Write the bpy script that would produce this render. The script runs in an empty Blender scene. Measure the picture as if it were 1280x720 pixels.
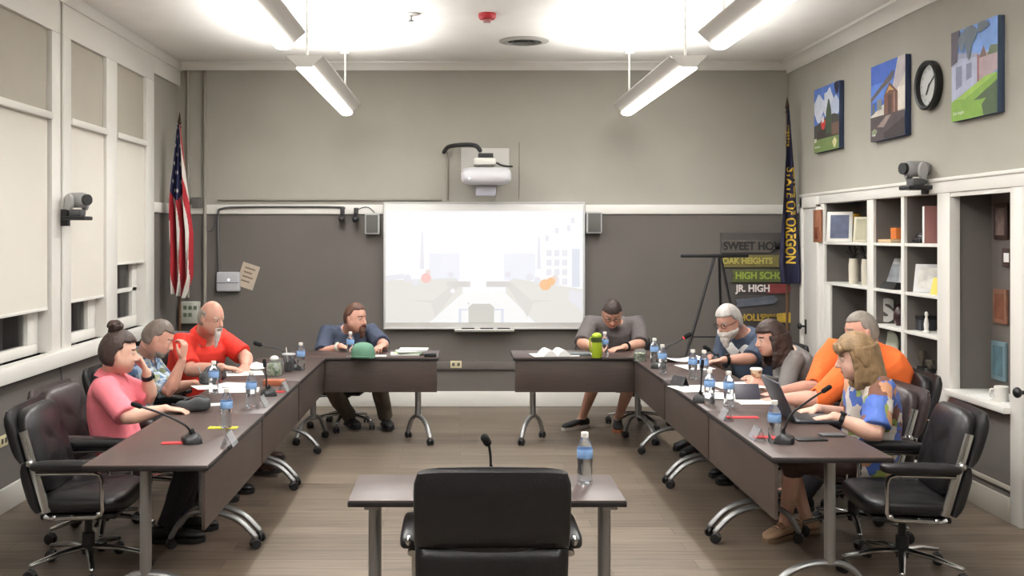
import bpy, bmesh, math, random
import numpy as np
from mathutils import Vector, Matrix, noise as mnoise

random.seed(7)
SC = bpy.context.scene
COL = SC.collection
F, CX, CY, H = 1300.0, 575.0, 294.0, 1.74        # focal length (px), principal point, camera height
V = Vector
PI = math.pi

def P(x, y, Y):
    """world point at depth Y that the photo shows at pixel x, y"""
    return V(((x - CX) * Y / F, Y, H - (y - CY) * Y / F))

def PZ(x, y, z):
    """world point at height z that the photo shows at pixel x, y"""
    Y = F * (H - z) / (y - CY)
    return V(((x - CX) * Y / F, Y, z))

# ------------------------------------------------------------------ materials
def lin(c):
    return tuple(((v / 255.0) / 12.92 if v / 255.0 <= 0.04045 else ((v / 255.0 + 0.055) / 1.055) ** 2.4) for v in c)

MATS = {}
def mat(name, rgb, rough=0.6, metal=0.0, var=0.0, vscale=8.0, bump=0.0, bscale=60.0, emit=0.0, trans=0.0,
        alpha=1.0, spec=0.5, coat=0.0, sss=0.0, stretch=None, ior=1.45):
    if name in MATS:
        return MATS[name]
    m = bpy.data.materials.new(name)
    m.use_nodes = True
    nt = m.node_tree
    b = nt.nodes['Principled BSDF']
    c = lin(rgb)
    b.inputs['Base Color'].default_value = (*c, 1)
    b.inputs['Roughness'].default_value = rough
    b.inputs['Metallic'].default_value = metal
    b.inputs['Specular IOR Level'].default_value = spec
    b.inputs['IOR'].default_value = ior
    b.inputs['Coat Weight'].default_value = coat
    if trans: b.inputs['Transmission Weight'].default_value = trans
    if alpha < 1: b.inputs['Alpha'].default_value = alpha
    if sss:
        b.inputs['Subsurface Weight'].default_value = sss
        b.inputs['Subsurface Radius'].default_value = (0.010, 0.004, 0.002)
        b.inputs['Subsurface Scale'].default_value = 1.0
    if emit:
        b.inputs['Emission Color'].default_value = (*c, 1)
        b.inputs['Emission Strength'].default_value = emit
    tc = None
    if var or bump:
        tc = nt.nodes.new('ShaderNodeTexCoord')
        mp = nt.nodes.new('ShaderNodeMapping')
        if stretch: mp.inputs['Scale'].default_value = stretch
        nt.links.new(tc.outputs['Object'], mp.inputs['Vector'])
    if var:
        n = nt.nodes.new('ShaderNodeTexNoise')
        n.inputs['Scale'].default_value = vscale
        n.inputs['Detail'].default_value = 5
        nt.links.new(mp.outputs['Vector'], n.inputs['Vector'])
        r = nt.nodes.new('ShaderNodeValToRGB')
        r.color_ramp.elements[0].position = 0.3
        r.color_ramp.elements[1].position = 0.7
        r.color_ramp.elements[0].color = (*[v * (1 - var) for v in c], 1)
        r.color_ramp.elements[1].color = (*[min(1, v * (1 + var)) for v in c], 1)
        nt.links.new(n.outputs['Fac'], r.inputs['Fac'])
        nt.links.new(r.outputs['Color'], b.inputs['Base Color'])
    if bump:
        n2 = nt.nodes.new('ShaderNodeTexNoise')
        n2.inputs['Scale'].default_value = bscale
        n2.inputs['Detail'].default_value = 4
        nt.links.new(mp.outputs['Vector'], n2.inputs['Vector'])
        bp = nt.nodes.new('ShaderNodeBump')
        bp.inputs['Strength'].default_value = bump
        bp.inputs['Distance'].default_value = 0.01
        nt.links.new(n2.outputs['Fac'], bp.inputs['Height'])
        nt.links.new(bp.outputs['Normal'], b.inputs['Normal'])
    MATS[name] = m
    return m

def nodes_of(name, rough=0.7):
    m = bpy.data.materials.new(name); m.use_nodes = True
    MATS[name] = m
    b = m.node_tree.nodes['Principled BSDF']
    b.inputs['Roughness'].default_value = rough
    return m, m.node_tree, b

def ramp(nt, stops, interp='CONSTANT'):
    r = nt.nodes.new('ShaderNodeValToRGB')
    cr = r.color_ramp
    cr.interpolation = interp
    while len(cr.elements) < len(stops): cr.elements.new(0.5)
    for e, (p, c) in zip(cr.elements, stops):
        e.position = p; e.color = (*lin(c), 1)
    return r

def patch_mat(name, stops, scale, warp=0.35, rough=0.75, second=None):
    """cloth printed with irregular coloured patches (a floral print)"""
    m, nt, b = nodes_of(name, rough)
    tc = nt.nodes.new('ShaderNodeTexCoord')
    n = nt.nodes.new('ShaderNodeTexNoise'); n.inputs['Scale'].default_value = scale * 0.8; n.inputs['Detail'].default_value = 3
    nt.links.new(tc.outputs['Object'], n.inputs['Vector'])
    mx = nt.nodes.new('ShaderNodeVectorMath'); mx.operation = 'MULTIPLY_ADD'
    mx.inputs[1].default_value = (warp / scale * 3,) * 3
    nt.links.new(n.outputs['Color'], mx.inputs[0]); nt.links.new(tc.outputs['Object'], mx.inputs[2])
    v = nt.nodes.new('ShaderNodeTexVoronoi'); v.inputs['Scale'].default_value = scale
    nt.links.new(mx.outputs['Vector'], v.inputs['Vector'])
    sp = nt.nodes.new('ShaderNodeSeparateColor'); nt.links.new(v.outputs['Color'], sp.inputs['Color'])
    r = ramp(nt, stops); nt.links.new(sp.outputs[0], r.inputs['Fac'])
    nt.links.new(r.outputs['Color'], b.inputs['Base Color'])
    return m

M_wall_up = mat('paint_beige_grey', (158, 155, 146), 0.85, var=0.04, vscale=2.0, bump=0.12, bscale=180)
M_wall_low = mat('paint_dark_grey', (98, 93, 89), 0.8, var=0.03, vscale=2.0, bump=0.1, bscale=180)
M_ceil = mat('ceiling_plaster', (240, 238, 233), 0.9, var=0.03, vscale=3.0, bump=0.25, bscale=70)
M_white = mat('white_gloss_paint', (226, 224, 218), 0.45, var=0.015, vscale=3)
M_panel = mat('paint_panel_beige', (166, 160, 148), 0.7, var=0.03, vscale=3)
M_shade = mat('roller_shade_fabric', (214, 210, 200), 0.9, var=0.02, vscale=1.2)
M_lacq = mat('black_metal', (20, 20, 22), 0.4, spec=0.5)
M_blackp = mat('black_plastic', (24, 24, 26), 0.45)
M_leather = mat('black_leather', (22, 21, 23), 0.38, var=0.2, vscale=20, bump=0.15, bscale=90)
M_leather_b = mat('brown_black_leather', (52, 42, 42), 0.4, var=0.2, vscale=20, bump=0.15, bscale=90)
M_chrome = mat('polished_aluminium', (190, 190, 190), 0.22, metal=1.0)
M_alu = mat('satin_grey_metal', (150, 150, 150), 0.4, metal=0.85)
M_lam = mat('dark_walnut_laminate', (68, 53, 49), 0.42, var=0.18, vscale=10, stretch=(0.6, 8, 8), bump=0.02, bscale=60)
M_panel_l = mat('walnut_modesty_panel', (70, 59, 54), 0.5, var=0.12, vscale=10, stretch=(0.6, 8, 8))
M_edge = mat('black_edge_band', (30, 26, 27), 0.5)
M_paper = mat('white_paper', (236, 236, 234), 0.85)
M_conduit = mat('painted_conduit', (140, 135, 126), 0.6)
M_conduit_d = mat('grey_conduit', (98, 94, 90), 0.6)
M_gry = mat('light_grey_plastic', (170, 170, 170), 0.5)
M_dgry = mat('dark_grey_plastic', (74, 74, 76), 0.5)
M_glass = mat('clear_plastic', (235, 242, 246), 0.06, trans=0.96, ior=1.3)
M_water = mat('water_in_bottle', (230, 240, 245), 0.02, trans=1.0, ior=1.33)
M_blue = mat('blue_bottle_label', (132, 168, 214), 0.5)
M_red = mat('red_plastic', (186, 48, 58), 0.45)
M_brass = mat('gold_metal', (190, 150, 60), 0.3, metal=1.0)

# ------------------------------------------------------------------ mesh builder
class MB:
    def __init__(self):
        self.bm = bmesh.new()
        self.m = 0
    def _v(self, p, M):
        p = V(p)
        return self.bm.verts.new(M @ p if M is not None else p)
    def face(self, vs):
        try:
            f = self.bm.faces.new(vs); f.material_index = self.m; f.smooth = True
            return f
        except ValueError:
            return None
    def box(self, x0, x1, y0, y1, z0, z1, bev=0.0, seg=2, M=None):
        c = [(x0, y0, z0), (x1, y0, z0), (x1, y1, z0), (x0, y1, z0), (x0, y0, z1), (x1, y0, z1), (x1, y1, z1), (x0, y1, z1)]
        vs = [self._v(p, M) for p in c]
        fs = [self.face([vs[i] for i in q]) for q in ((0, 3, 2, 1), (4, 5, 6, 7), (0, 1, 5, 4), (1, 2, 6, 5), (2, 3, 7, 6), (3, 0, 4, 7))]
        if bev:
            es = list({e for f in fs for e in f.edges})
            bmesh.ops.bevel(self.bm, geom=es, offset=bev, segments=seg, affect='EDGES', profile=0.5, clamp_overlap=True)
        return self
    def cbox(self, c, s, bev=0.0, seg=2, M=None):
        return self.box(c[0]-s[0]/2, c[0]+s[0]/2, c[1]-s[1]/2, c[1]+s[1]/2, c[2]-s[2]/2, c[2]+s[2]/2, bev, seg, M)
    def loft(self, rings, closed=False, caps=True, M=None):
        R = [[self._v(p, M) for p in ring] for ring in rings]
        n = len(R[0])
        k = len(R)
        for i in range(k if closed else k - 1):
            a, b = R[i], R[(i + 1) % k]
            for j in range(n):
                self.face([a[j], a[(j + 1) % n], b[(j + 1) % n], b[j]])
        if caps and not closed:
            self.face(list(reversed(R[0]))); self.face(R[-1])
        return self
    def tube(self, pts, r, n=10, closed=False, round_ends=False, M=None, up=None):
        pts = [V(p) for p in pts]
        k = len(pts)
        if not isinstance(r, list): r = [r] * k
        r = [(q, q) if not isinstance(q, (list, tuple)) else q for q in r]
        tang = []
        for i in range(k):
            if closed: t = pts[(i + 1) % k] - pts[i - 1]
            else: t = pts[min(i + 1, k - 1)] - pts[max(i - 1, 0)]
            tang.append(t.normalized() if t.length > 1e-9 else V((0, 0, 1)))
        u = V(up) if up is not None else (V((0, 0, 1)) if abs(tang[0].z) < 0.9 else V((1, 0, 0)))
        rings = []
        def ring(c, t, u, rr):
            w = t.cross(u).normalized()
            return [c + u * (math.cos(2*PI*j/n) * rr[0]) + w * (math.sin(2*PI*j/n) * rr[1]) for j in range(n)]
        for i in range(k):
            t = tang[i]
            u = (u - t * u.dot(t))
            u = u.normalized() if u.length > 1e-6 else t.orthogonal().normalized()
            if round_ends and i == 0:
                for a in (0.1, 0.45, 0.75):
                    s = math.sin(a * PI / 2); q = math.cos(a * PI / 2)
                    rm = min(r[0])
                    rings.append(ring(pts[0] - t * (rm * q), t, u, (r[0][0]*s, r[0][1]*s)))
            rings.append(ring(pts[i], t, u, r[i]))
            if round_ends and i == k - 1:
                for a in (0.75, 0.45, 0.1):
                    s = math.sin(a * PI / 2); q = math.cos(a * PI / 2)
                    rm = min(r[-1])
                    rings.append(ring(pts[-1] + t * (rm * q), t, u, (r[-1][0]*s, r[-1][1]*s)))
        return self.loft(rings, closed=closed, M=M)
    def lathe(self, prof, n=20, M=None):
        rings = [[(max(r, 1e-5) * math.cos(2*PI*j/n), max(r, 1e-5) * math.sin(2*PI*j/n), z) for j in range(n)] for r, z in prof]
        return self.loft(rings, M=M)
    def prism(self, poly, h, M=None):
        """polygon in local xy extruded along z by h"""
        a = [self._v((x, y, 0), M) for x, y in poly]
        b = [self._v((x, y, h), M) for x, y in poly]
        n = len(poly)
        self.face(list(reversed(a))); self.face(b)
        for j in range(n): self.face([a[j], a[(j+1) % n], b[(j+1) % n], b[j]])
        return self
    def ell(self, c, r, n=16, M=None, e1=1.0, e2=1.0):
        """(super)ellipsoid: exponents below 1 make it boxier"""
        if not isinstance(r, (list, tuple)): r = (r, r, r)
        def sp(v, e): return math.copysign(abs(v) ** e, v)
        rings = []
        for i in range(n + 1):
            a = -PI/2 + PI * i / n
            if i == 0: a += 0.02
            if i == n: a -= 0.02
            rings.append([(c[0] + r[0]*sp(math.cos(a), e1)*sp(math.cos(2*PI*j/(2*n)), e2),
                           c[1] + r[1]*sp(math.cos(a), e1)*sp(math.sin(2*PI*j/(2*n)), e2),
                           c[2] + r[2]*sp(math.sin(a), e1)) for j in range(2 * n)])
        return self.loft(rings, M=M)
    def quad(self, a, b, c, d, M=None):
        self.face([self._v(p, M) for p in (a, b, c, d)]); return self
    def poly(self, pts, M=None):
        self.face([self._v(p, M) for p in pts]); return self
    def mesh(self, name, mats, angle=35):
        bmesh.ops.recalc_face_normals(self.bm, faces=self.bm.faces)
        me = bpy.data.meshes.new(name)
        self.bm.to_mesh(me); self.bm.free()
        for m in (mats if isinstance(mats, (list, tuple)) else [mats]): me.materials.append(m)
        if angle: me.set_sharp_from_angle(angle=math.radians(angle))
        return me
    def build(self, name, mats, parent=None, angle=35, label=None):
        return link(name, self.mesh(name, mats, angle), parent, label)

def link(name, me, parent=None, label=None):
    o = bpy.data.objects.new(name, me)
    COL.objects.link(o)
    if parent is not None: o.parent = parent
    if label: o['label'] = label
    return o

def thing(name, label, cat, loc=(0, 0, 0), rotz=0.0, group=None):
    o = bpy.data.objects.new(name, None)
    o.empty_display_size = 0.1
    COL.objects.link(o)
    o.location = loc; o.rotation_euler = (0, 0, rotz)
    return tag(o, label, cat, group)

def tag(o, label, cat, group=None):
    o['label'] = label; o['category'] = cat
    if group: o['group'] = group
    return o

def struct(name, mb, mats, parent=None, angle=35):
    o = mb.build(name, mats, parent, angle)
    if parent is None: o['kind'] = 'structure'
    return o

def copy_tree(o, parent=None):
    c = o.copy(); COL.objects.link(c)
    if parent is not None: c.parent = parent
    for ch in list(o.children): copy_tree(ch, c)
    return c

def dup(proto, loc, rotz, label, group=None):
    c = copy_tree(proto)
    c.location = loc; c.rotation_euler = (0, 0, rotz); c['label'] = label
    if group: c['group'] = group
    return c

def bake(me, mods):
    """apply a list of (type, settings) modifiers to a mesh and return the result"""
    o = bpy.data.objects.new('tmp', me); COL.objects.link(o)
    for i, (t, kw) in enumerate(mods):
        md = o.modifiers.new('m%d' % i, t)
        for k, v in kw.items(): setattr(md, k, v)
    dg = bpy.context.evaluated_depsgraph_get(); dg.update()
    r = bpy.data.meshes.new_from_object(o.evaluated_get(dg))
    bpy.data.objects.remove(o)
    return r

def text_mesh(s, size, depth=0.002, align='CENTER', bold=0.0, sx=1.0):
    cu = bpy.data.curves.new('txt', 'FONT')
    cu.body = s; cu.size = size; cu.extrude = depth / 2; cu.offset = bold
    cu.align_x = align; cu.align_y = 'CENTER'
    o = bpy.data.objects.new('txt', cu); COL.objects.link(o)
    dg = bpy.context.evaluated_depsgraph_get(); dg.update()
    me = bpy.data.meshes.new_from_object(o.evaluated_get(dg))
    bpy.data.objects.remove(o)
    if sx != 1.0: me.transform(Matrix.Diagonal((sx, 1, 1, 1)))
    return me

def catmull(pts, n=6):
    pts = [V(p) for p in pts]
    out = []
    k = len(pts)
    for i in range(k - 1):
        p0, p1, p2, p3 = pts[max(i-1, 0)], pts[i], pts[i+1], pts[min(i+2, k-1)]
        for j in range(n):
            t = j / n
            out.append(0.5 * ((2*p1) + (p2-p0)*t + (2*p0-5*p1+4*p2-p3)*t*t + (3*p1-p0-3*p2+p3)*t**3))
    out.append(pts[-1])
    return out

def facing(dirv):
    """matrix whose local +Z points along dirv with local +Y up (for flat things on walls)"""
    z = V(dirv).normalized(); y = V((0, 0, 1)); x = y.cross(z).normalized(); y = z.cross(x)
    return Matrix((x, y, z)).transposed().to_4x4()
# ------------------------------------------------------------------ the room
XL, XR, YB, YF, ZC = -2.87, 3.333, 10.57, -2.2, 3.5
RZ0, RZ1 = 1.955, 2.05       # white rail between the two wall colours

# floor of wood planks running across the room
def floor_mat():
    m, nt, b = nodes_of('plank_floor', 0.42)
    tc = nt.nodes.new('ShaderNodeTexCoord')
    br = nt.nodes.new('ShaderNodeTexBrick')
    br.offset = 0.37; br.squash = 1.0
    br.inputs['Scale'].default_value = 1.0
    br.inputs['Brick Width'].default_value = 1.25
    br.inputs['Row Height'].default_value = 0.155
    br.inputs['Mortar Size'].default_value = 0.0022
    br.inputs['Color1'].default_value = (*lin((133, 119, 105)), 1)
    br.inputs['Color2'].default_value = (*lin((108, 95, 83)), 1)
    br.inputs['Mortar'].default_value = (*lin((84, 72, 62)), 1)
    nt.links.new(tc.outputs['Object'], br.inputs['Vector'])
    mp = nt.nodes.new('ShaderNodeMapping'); mp.inputs['Scale'].default_value = (1.1, 22, 1)
    nt.links.new(tc.outputs['Object'], mp.inputs['Vector'])
    n = nt.nodes.new('ShaderNodeTexNoise'); n.inputs['Scale'].default_value = 1.6; n.inputs['Detail'].default_value = 6
    n.inputs['Roughness'].default_value = 0.65
    nt.links.new(mp.outputs['Vector'], n.inputs['Vector'])
    r = ramp(nt, [(0.3, (150, 150, 150)), (0.5, (220, 218, 214)), (0.72, (255, 255, 255))], 'LINEAR')
    nt.links.new(n.outputs['Fac'], r.inputs['Fac'])
    mx = nt.nodes.new('ShaderNodeMix'); mx.data_type = 'RGBA'; mx.blend_type = 'MULTIPLY'
    mx.inputs['Factor'].default_value = 0.85
    nt.links.new(br.outputs['Color'], mx.inputs['A']); nt.links.new(r.outputs['Color'], mx.inputs['B'])
    nt.links.new(mx.outputs['Result'], b.inputs['Base Color'])
    return m
struct('floor', MB().box(XL - 0.3, XR + 0.9, YF - 0.1, YB + 0.2, -0.1, 0), floor_mat())
struct('ceiling', MB().box(XL - 0.3, XR + 0.9, YF - 0.1, YB + 0.2, ZC, ZC + 0.1), M_ceil)

# back wall in two colours
mb = MB().box(XL - 0.2, XR + 0.2, YB, YB + 0.15, 0, RZ0)
mb.m = 1; mb.box(XL - 0.2, XR + 0.2, YB, YB + 0.15, RZ0, ZC)
struct('wall_back', mb, [M_wall_low, M_wall_up])
struct('wall_front', MB().box(XL - 0.2, XR + 0.9, YF - 0.15, YF, 0, ZC), M_wall_up)
struct('trim_1', MB().box(XL + 0.001, -0.78, YB - 0.022, YB - 0.001, RZ0, RZ1, 0.004).box(1.27, XR - 0.001, YB - 0.022, YB - 0.001, RZ0, RZ1, 0.004), M_white)
struct('baseboard_back', MB().box(XL + 0.001, XR - 0.001, YB - 0.02, YB - 0.001, 0, 0.155, 0.005), M_white)

# painted wiring raceway low on the back wall
struct('trim_9', MB().box(-2.2, 2.6, YB - 0.028, YB - 0.001, 0.375, 0.455, 0.006), M_wall_low)

def crown(a, b, inward, h=0.085, d=0.07):
    """moulding running from a to b along the top of a wall"""
    a, b, i = V(a), V(b), V(inward)
    prof = [(0.001, -h), (0.012, -h), (0.016, -h * 0.75), (d * 0.45, -h * 0.45), (d * 0.8, -h * 0.22), (d, -h * 0.2), (d, -0.001), (0.001, -0.001)]
    return MB().loft([[p + i * u + V((0, 0, w)) for u, w in prof] for p in (a, b)])
struct('trim_2', crown((XL + 0.045, YB, ZC), (XR, YB, ZC), (0, -1, 0)), M_white)
struct('trim_3', crown((XR, YF, ZC), (XR, YB, ZC), (-1, 0, 0), 0.12, 0.10), M_white)

# ---- left wall with three tall windows
WIN = [(5.2, 7.22, 0.99, 1.22), (7.60, 8.36, 1.0, 1.24), (8.62, 9.42, 1.02, 1.49)]  # y0, y1, glass bottom, shade bottom
ZS0, ZS1 = 0.815, 0.92        # sill board
ZT0, ZT1 = 2.56, 3.17         # upper painted panels
YW = 9.66                     # where the window bank ends
mb = MB()
mb.box(XL - 0.15, XL, YF, YB, 0, ZS0)                       # dark wall below the sill
mb.box(XL - 0.15, XL, YW, YB, ZS0, RZ0)
mb.m = 1
mb.box(XL - 0.15, XL, YW, YB, RZ0, ZC)
mb.box(XL - 0.15, XL, YF, YW, 3.40, ZC)
mb.box(XL - 0.15, XL, YF, 5.0, ZS0, 3.40)
struct('wall_left', mb, [M_wall_low, M_wall_up])
struct('trim_4', MB().box(XL + 0.001, XL + 0.022, YW + 0.01, YB - 0.001, RZ0, RZ1, 0.004), M_white)
struct('baseboard_left', MB().box(XL + 0.001, XL + 0.02, YF, YB, 0, 0.155, 0.005), M_white)
# white woodwork: frieze, sill, posts, transom bars
mb = MB()
mb.box(XL - 0.15, XL + 0.03, 5.0, YW, ZT1, 3.405, 0.004)
mb.box(XL - 0.14, XL + 0.045, YF, YW, 3.40, ZC - 0.001, 0.01)
mb.box(XL, XL + 0.03, YW, YB - 0.001, 3.25, 3.405, 0.004)
mb.box(XL, XL + 0.045, YW, YB - 0.001, 3.40, ZC - 0.001, 0.01)
mb.box(XL - 0.02, XL + 0.07, 5.0, YW + 0.02, ZS0, ZS1, 0.006)
mb.box(XL - 0.15, XL + 0.03, 5.0, 5.2, ZS1, ZT1, 0.003)
mb.box(XL - 0.15, XL + 0.03, WIN[0][1] + 0.02, 7.60, ZS1, ZT1, 0.003)
mb.box(XL - 0.15, XL + 0.03, WIN[1][1], 8.62, ZS1, ZT1, 0.003)
mb.box(XL - 0.15, XL + 0.03, WIN[2][1], YW, ZS1, ZT1, 0.003)
struct('trim_5', mb, M_white)
M_night = mat('night_glass_backing', (26, 20, 20), 0.9)
M_pane = mat('dark_window_glass', (40, 36, 38), 0.06, spec=0.9, alpha=0.4)
M_ext = mat('pale_grey_strip', (150, 146, 146), 0.8)
M_strip_r = mat('dim_red_strip', (110, 62, 60), 0.8)
for i, (y0, y1, zg, zb) in enumerate(WIN):
    w = struct('window_%d' % (i + 1), MB().box(XL - 0.5, XL - 0.45, y0 - 0.2, y1 + 0.2, 0.7, 2.6), M_night)
    fr = MB()
    e = 0.17 if i < 2 else 0.12
    fr.box(XL - 0.12, XL - 0.06, y0, y1, ZS1, zg, 0.004)                 # bottom rail of sash
    fr.box(XL - 0.12, XL - 0.06, y0, y0 + 0.04, zg, ZT0, 0.004)
    fr.box(XL - 0.12, XL - 0.06, y1 - e, y1, zg, ZT0, 0.004)
    fr.box(XL - 0.12, XL - 0.06, y0, y1, 1.24 if i == 2 else 1.75, 1.275 if i == 2 else 1.79, 0.004)
    fr.build('window_frame', M_white, w)
    MB().box(XL - 0.10, XL - 0.09, y0 + 0.03, y1 - 0.03, zg, ZT0).build('pane', M_pane, w)
    MB().box(XL - 0.15, XL + 0.0, y0, y1, ZT0 + 0.02, ZT1).build('upper_panel', M_panel, w)
    MB().box(XL - 0.05, XL + 0.045, y0 - 0.01, y1 + 0.01, ZT0 - 0.015, ZT0 + 0.035, 0.006).build('transom_bar', M_white, w)
    ex = MB()
    for k in range(5):
        yy = y0 + (y1 - y0) * (0.05 + 0.19 * k + 0.03 * math.sin(k * 2.1 + i))
        ex.m = 1 if (k == 1 or (i == 2 and k == 0)) else 0
        ex.box(XL - 0.22, XL - 0.19, yy, yy + (0.025 if k % 2 else 0.07), 0.75, 2.4)
    ex.build('strip_behind_glass', [M_ext, M_strip_r], w)  # pale grey and dim red vertical strips set just behind the pane
    # roller shade pulled most of the way down
    nm = ['white roller shade on the nearest window, pulled nearly to the sill', 'white roller shade on the middle window beside the wall camera',
          'white roller shade on the far window, pulled down least'][i]
    t = thing('roller_shade', nm, 'window shade', (XL + 0.005, (y0 + y1) / 2, zb), group='roller shades on the left windows')
    hw = (y1 - y0) / 2 - 0.005
    MB().box(-0.002, 0.002, -hw, hw, 0.012, ZT0 - zb - 0.014).build('shade_fabric', M_shade, t)
    MB().box(-0.007, 0.007, -hw, hw, 0, 0.022, 0.003).build('hem_bar', M_white, t)

# ---- right wall with built-in bookcase, alcove and doors
ZH = 2.03                    # top of the built-in openings
DEP = 0.33                   # depth of the built-ins
YD2a, YAa, YAb, YBa, YBb = 6.27, 6.27, 7.06, 7.20, 9.60
mb = MB()
mb.m = 1; mb.box(XR, XR + 0.12, YF, YB, 2.125, ZC)                       # upper wall
mb.m = 1; mb.box(XR, XR + 0.12, YF, 5.3, 0, 2.125)
mb.m = 0
mb.box(XR + 0.001, XR + 0.06, YAa + 0.02, YAb, 0, 0.66)                    # panel under the alcove
mb.box(XR + 0.28, XR + 0.34, YAa - 0.1, YAb + 0.05, 0, 2.06)              # back of the alcove
mb.box(XR + 0.34, XR + 0.4, YAb, YBb + 0.1, 0, 2.06)
mb.box(XR + 0.02, XR + 0.28, YAb + 0.01, YAb + 0.05, 0, 2.06)             # far cheek of the alcove
mb.box(XR + 0.06, XR + 0.28, YAa - 0.06, YAa - 0.01, 0, 2.06)
mb.box(XR + 0.02, XR + 0.34, YAa - 0.1, YBb, ZH + 0.025, ZH + 0.06)       # soffit
struct('wall_right', mb, [M_wall_low, M_wall_up])
mb = MB()
mb.box(XR - 0.018, XR + 0.1, 5.3, YB - 0.45, ZH, 2.125, 0.004)               # header board
mb.box(XR - 0.03, XR + 0.02, 5.3, YB - 0.43, 2.11, 2.135, 0.005)
mb.box(XR - 0.012, XR + 0.06, YAb - 0.005, YBa + 0.04, 0, ZH, 0.004)          # wide pillar between alcove and bookcase
mb.box(XR - 0.012, XR + 0.06, YAa - 0.12, YAa + 0.01, 0, ZH, 0.004)
mb.box(XR - 0.006, XR + 0.004, YAa, YAb, ZH - 0.03, ZH, 0.002)
struct('trim_6', mb, M_white)
struct('trim_7', MB().box(XR - 0.055, XR + 0.28, YAa + 0.005, YAb + 0.0, 0.66, 0.70, 0.006), M_white)   # alcove sill
mb = MB()
mb.box(XR - 0.018, XR + 0.0, YAa + 0.01, YAb, 0, 0.15, 0.004).box(XR - 0.012, XR + 0.0, YAa + 0.01, YAb - 0.0, 0.19, 0.22, 0.004)
struct('baseboard_right', mb, M_panel)
# bookcase: one built-in unit
bc = thing('built_in_bookcase', 'white painted built-in bookcase with grey back along the right wall', 'bookcase', (XR, 8.4, 0))
def rel(y): return y - 8.4
MB().box(0.30, DEP, rel(7.2), rel(YBb), 0.0, ZH).build('back_panel', M_wall_low, bc)
for (a, b) in ((7.79, 7.845), (8.37, 8.50), (9.50, YBb + 0.02)):
    up = MB().box(-0.008, 0.018, rel(a), rel(b), 0, ZH, 0.003).build('upright', M_white, bc)
    MB().box(0.018, 0.30, rel(a), rel(b), 0, ZH).build('partition', M_wall_low, up)
up = MB().box(-0.004, 0.018, rel(9.36), rel(9.50), 0, 1.30, 0.003).build('upright', M_white, bc)
MB().box(0.018, 0.30, rel(9.36), rel(9.50), 0, 1.29).build('partition', M_wall_low, up)
MB().box(0.06, 0.30, rel(7.2), rel(7.24), 0, ZH).build('partition', M_wall_low, bc)
SHZ = [1.68, 1.317, 1.03, 0.725, 0.43]
for (a, b, zs) in ((7.24, 7.79, SHZ), (7.845, 8.37, SHZ), (8.50, 9.50, SHZ[:2])):
    for z in zs:
        MB().box(-0.004, 0.30, rel(a), rel(b), z - 0.024, z, 0.003).build('shelf', M_white, bc)
MB().box(0.0, 0.30, rel(7.24), rel(9.36), 0, 0.1, 0.003).build('plinth', M_white, bc)
# narrow closet door near the far corner, and the white door at the right edge
M_door = mat('white_door_paint', (206, 204, 200), 0.5)
d1 = struct('door_1', MB().box(XR - 0.01, XR + 0.035, 9.64, 10.05, 0.01, 2.0, 0.003), M_door)
MB().box(XR - 0.03, XR - 0.0, 9.6, 9.655, 0, 2.03, 0.004).box(XR - 0.03, XR, 10.05, 10.12, 0, 2.1, 0.004).box(XR - 0.03, XR, 9.6, 10.12, 2.0, 2.1, 0.004).build('door_frame', M_white, d1)
mb = MB().box(-0.02, 0.02, -0.008, 0, -0.07, 0.07, 0.003, M=Matrix.Translation((XR - 0.01, 9.99, 0.86)) @ Matrix.Rotation(-PI/2, 4, 'Z'))
mb.tube([(XR - 0.012, 9.99, 0.865), (XR - 0.06, 9.99, 0.865)], 0.01, 10).ell((XR - 0.07, 9.99, 0.865), (0.022, 0.03, 0.03), 10)
mb.build('door_knob', M_lacq, d1)
mb = MB(); mb.box(XR + 0.0, XR + 0.12, 10.12, YB, 0, RZ0); mb.m = 1; mb.box(XR, XR + 0.12, 10.12, YB, RZ0, 2.13)
struct('wall_right_corner', mb, [M_wall_low, M_wall_up])
struct('trim_8', MB().box(XR - 0.02, XR - 0.001, 10.13, YB - 0.001, RZ0, RZ1, 0.004), M_white)
d2 = struct('door_2', MB().box(XR - 0.012, XR + 0.035, 5.4, 6.15, 0.01, ZH, 0.003), M_white)
mb = MB().tube([(XR - 0.012, 6.08, 0.82), (XR - 0.06, 6.08, 0.82)], 0.012, 10).ell((XR - 0.075, 6.08, 0.82), (0.024, 0.032, 0.032), 10)
mb.build('door_knob', M_lacq, d2)

# ------------------------------------------------------------------ camera
cam = bpy.data.cameras.new('camera')
cam.sensor_width = 36.0; cam.lens = F / 1280 * 36.0
cam.shift_x = (640 - CX) / 1280.0; cam.shift_y = (CY - 360) / 1280.0
cam.clip_start = 0.05
co = bpy.data.objects.new('camera', cam); COL.objects.link(co)
co.location = (0, 0, H); co.rotation_euler = (PI / 2, 0, 0)
SC.camera = co

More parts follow.
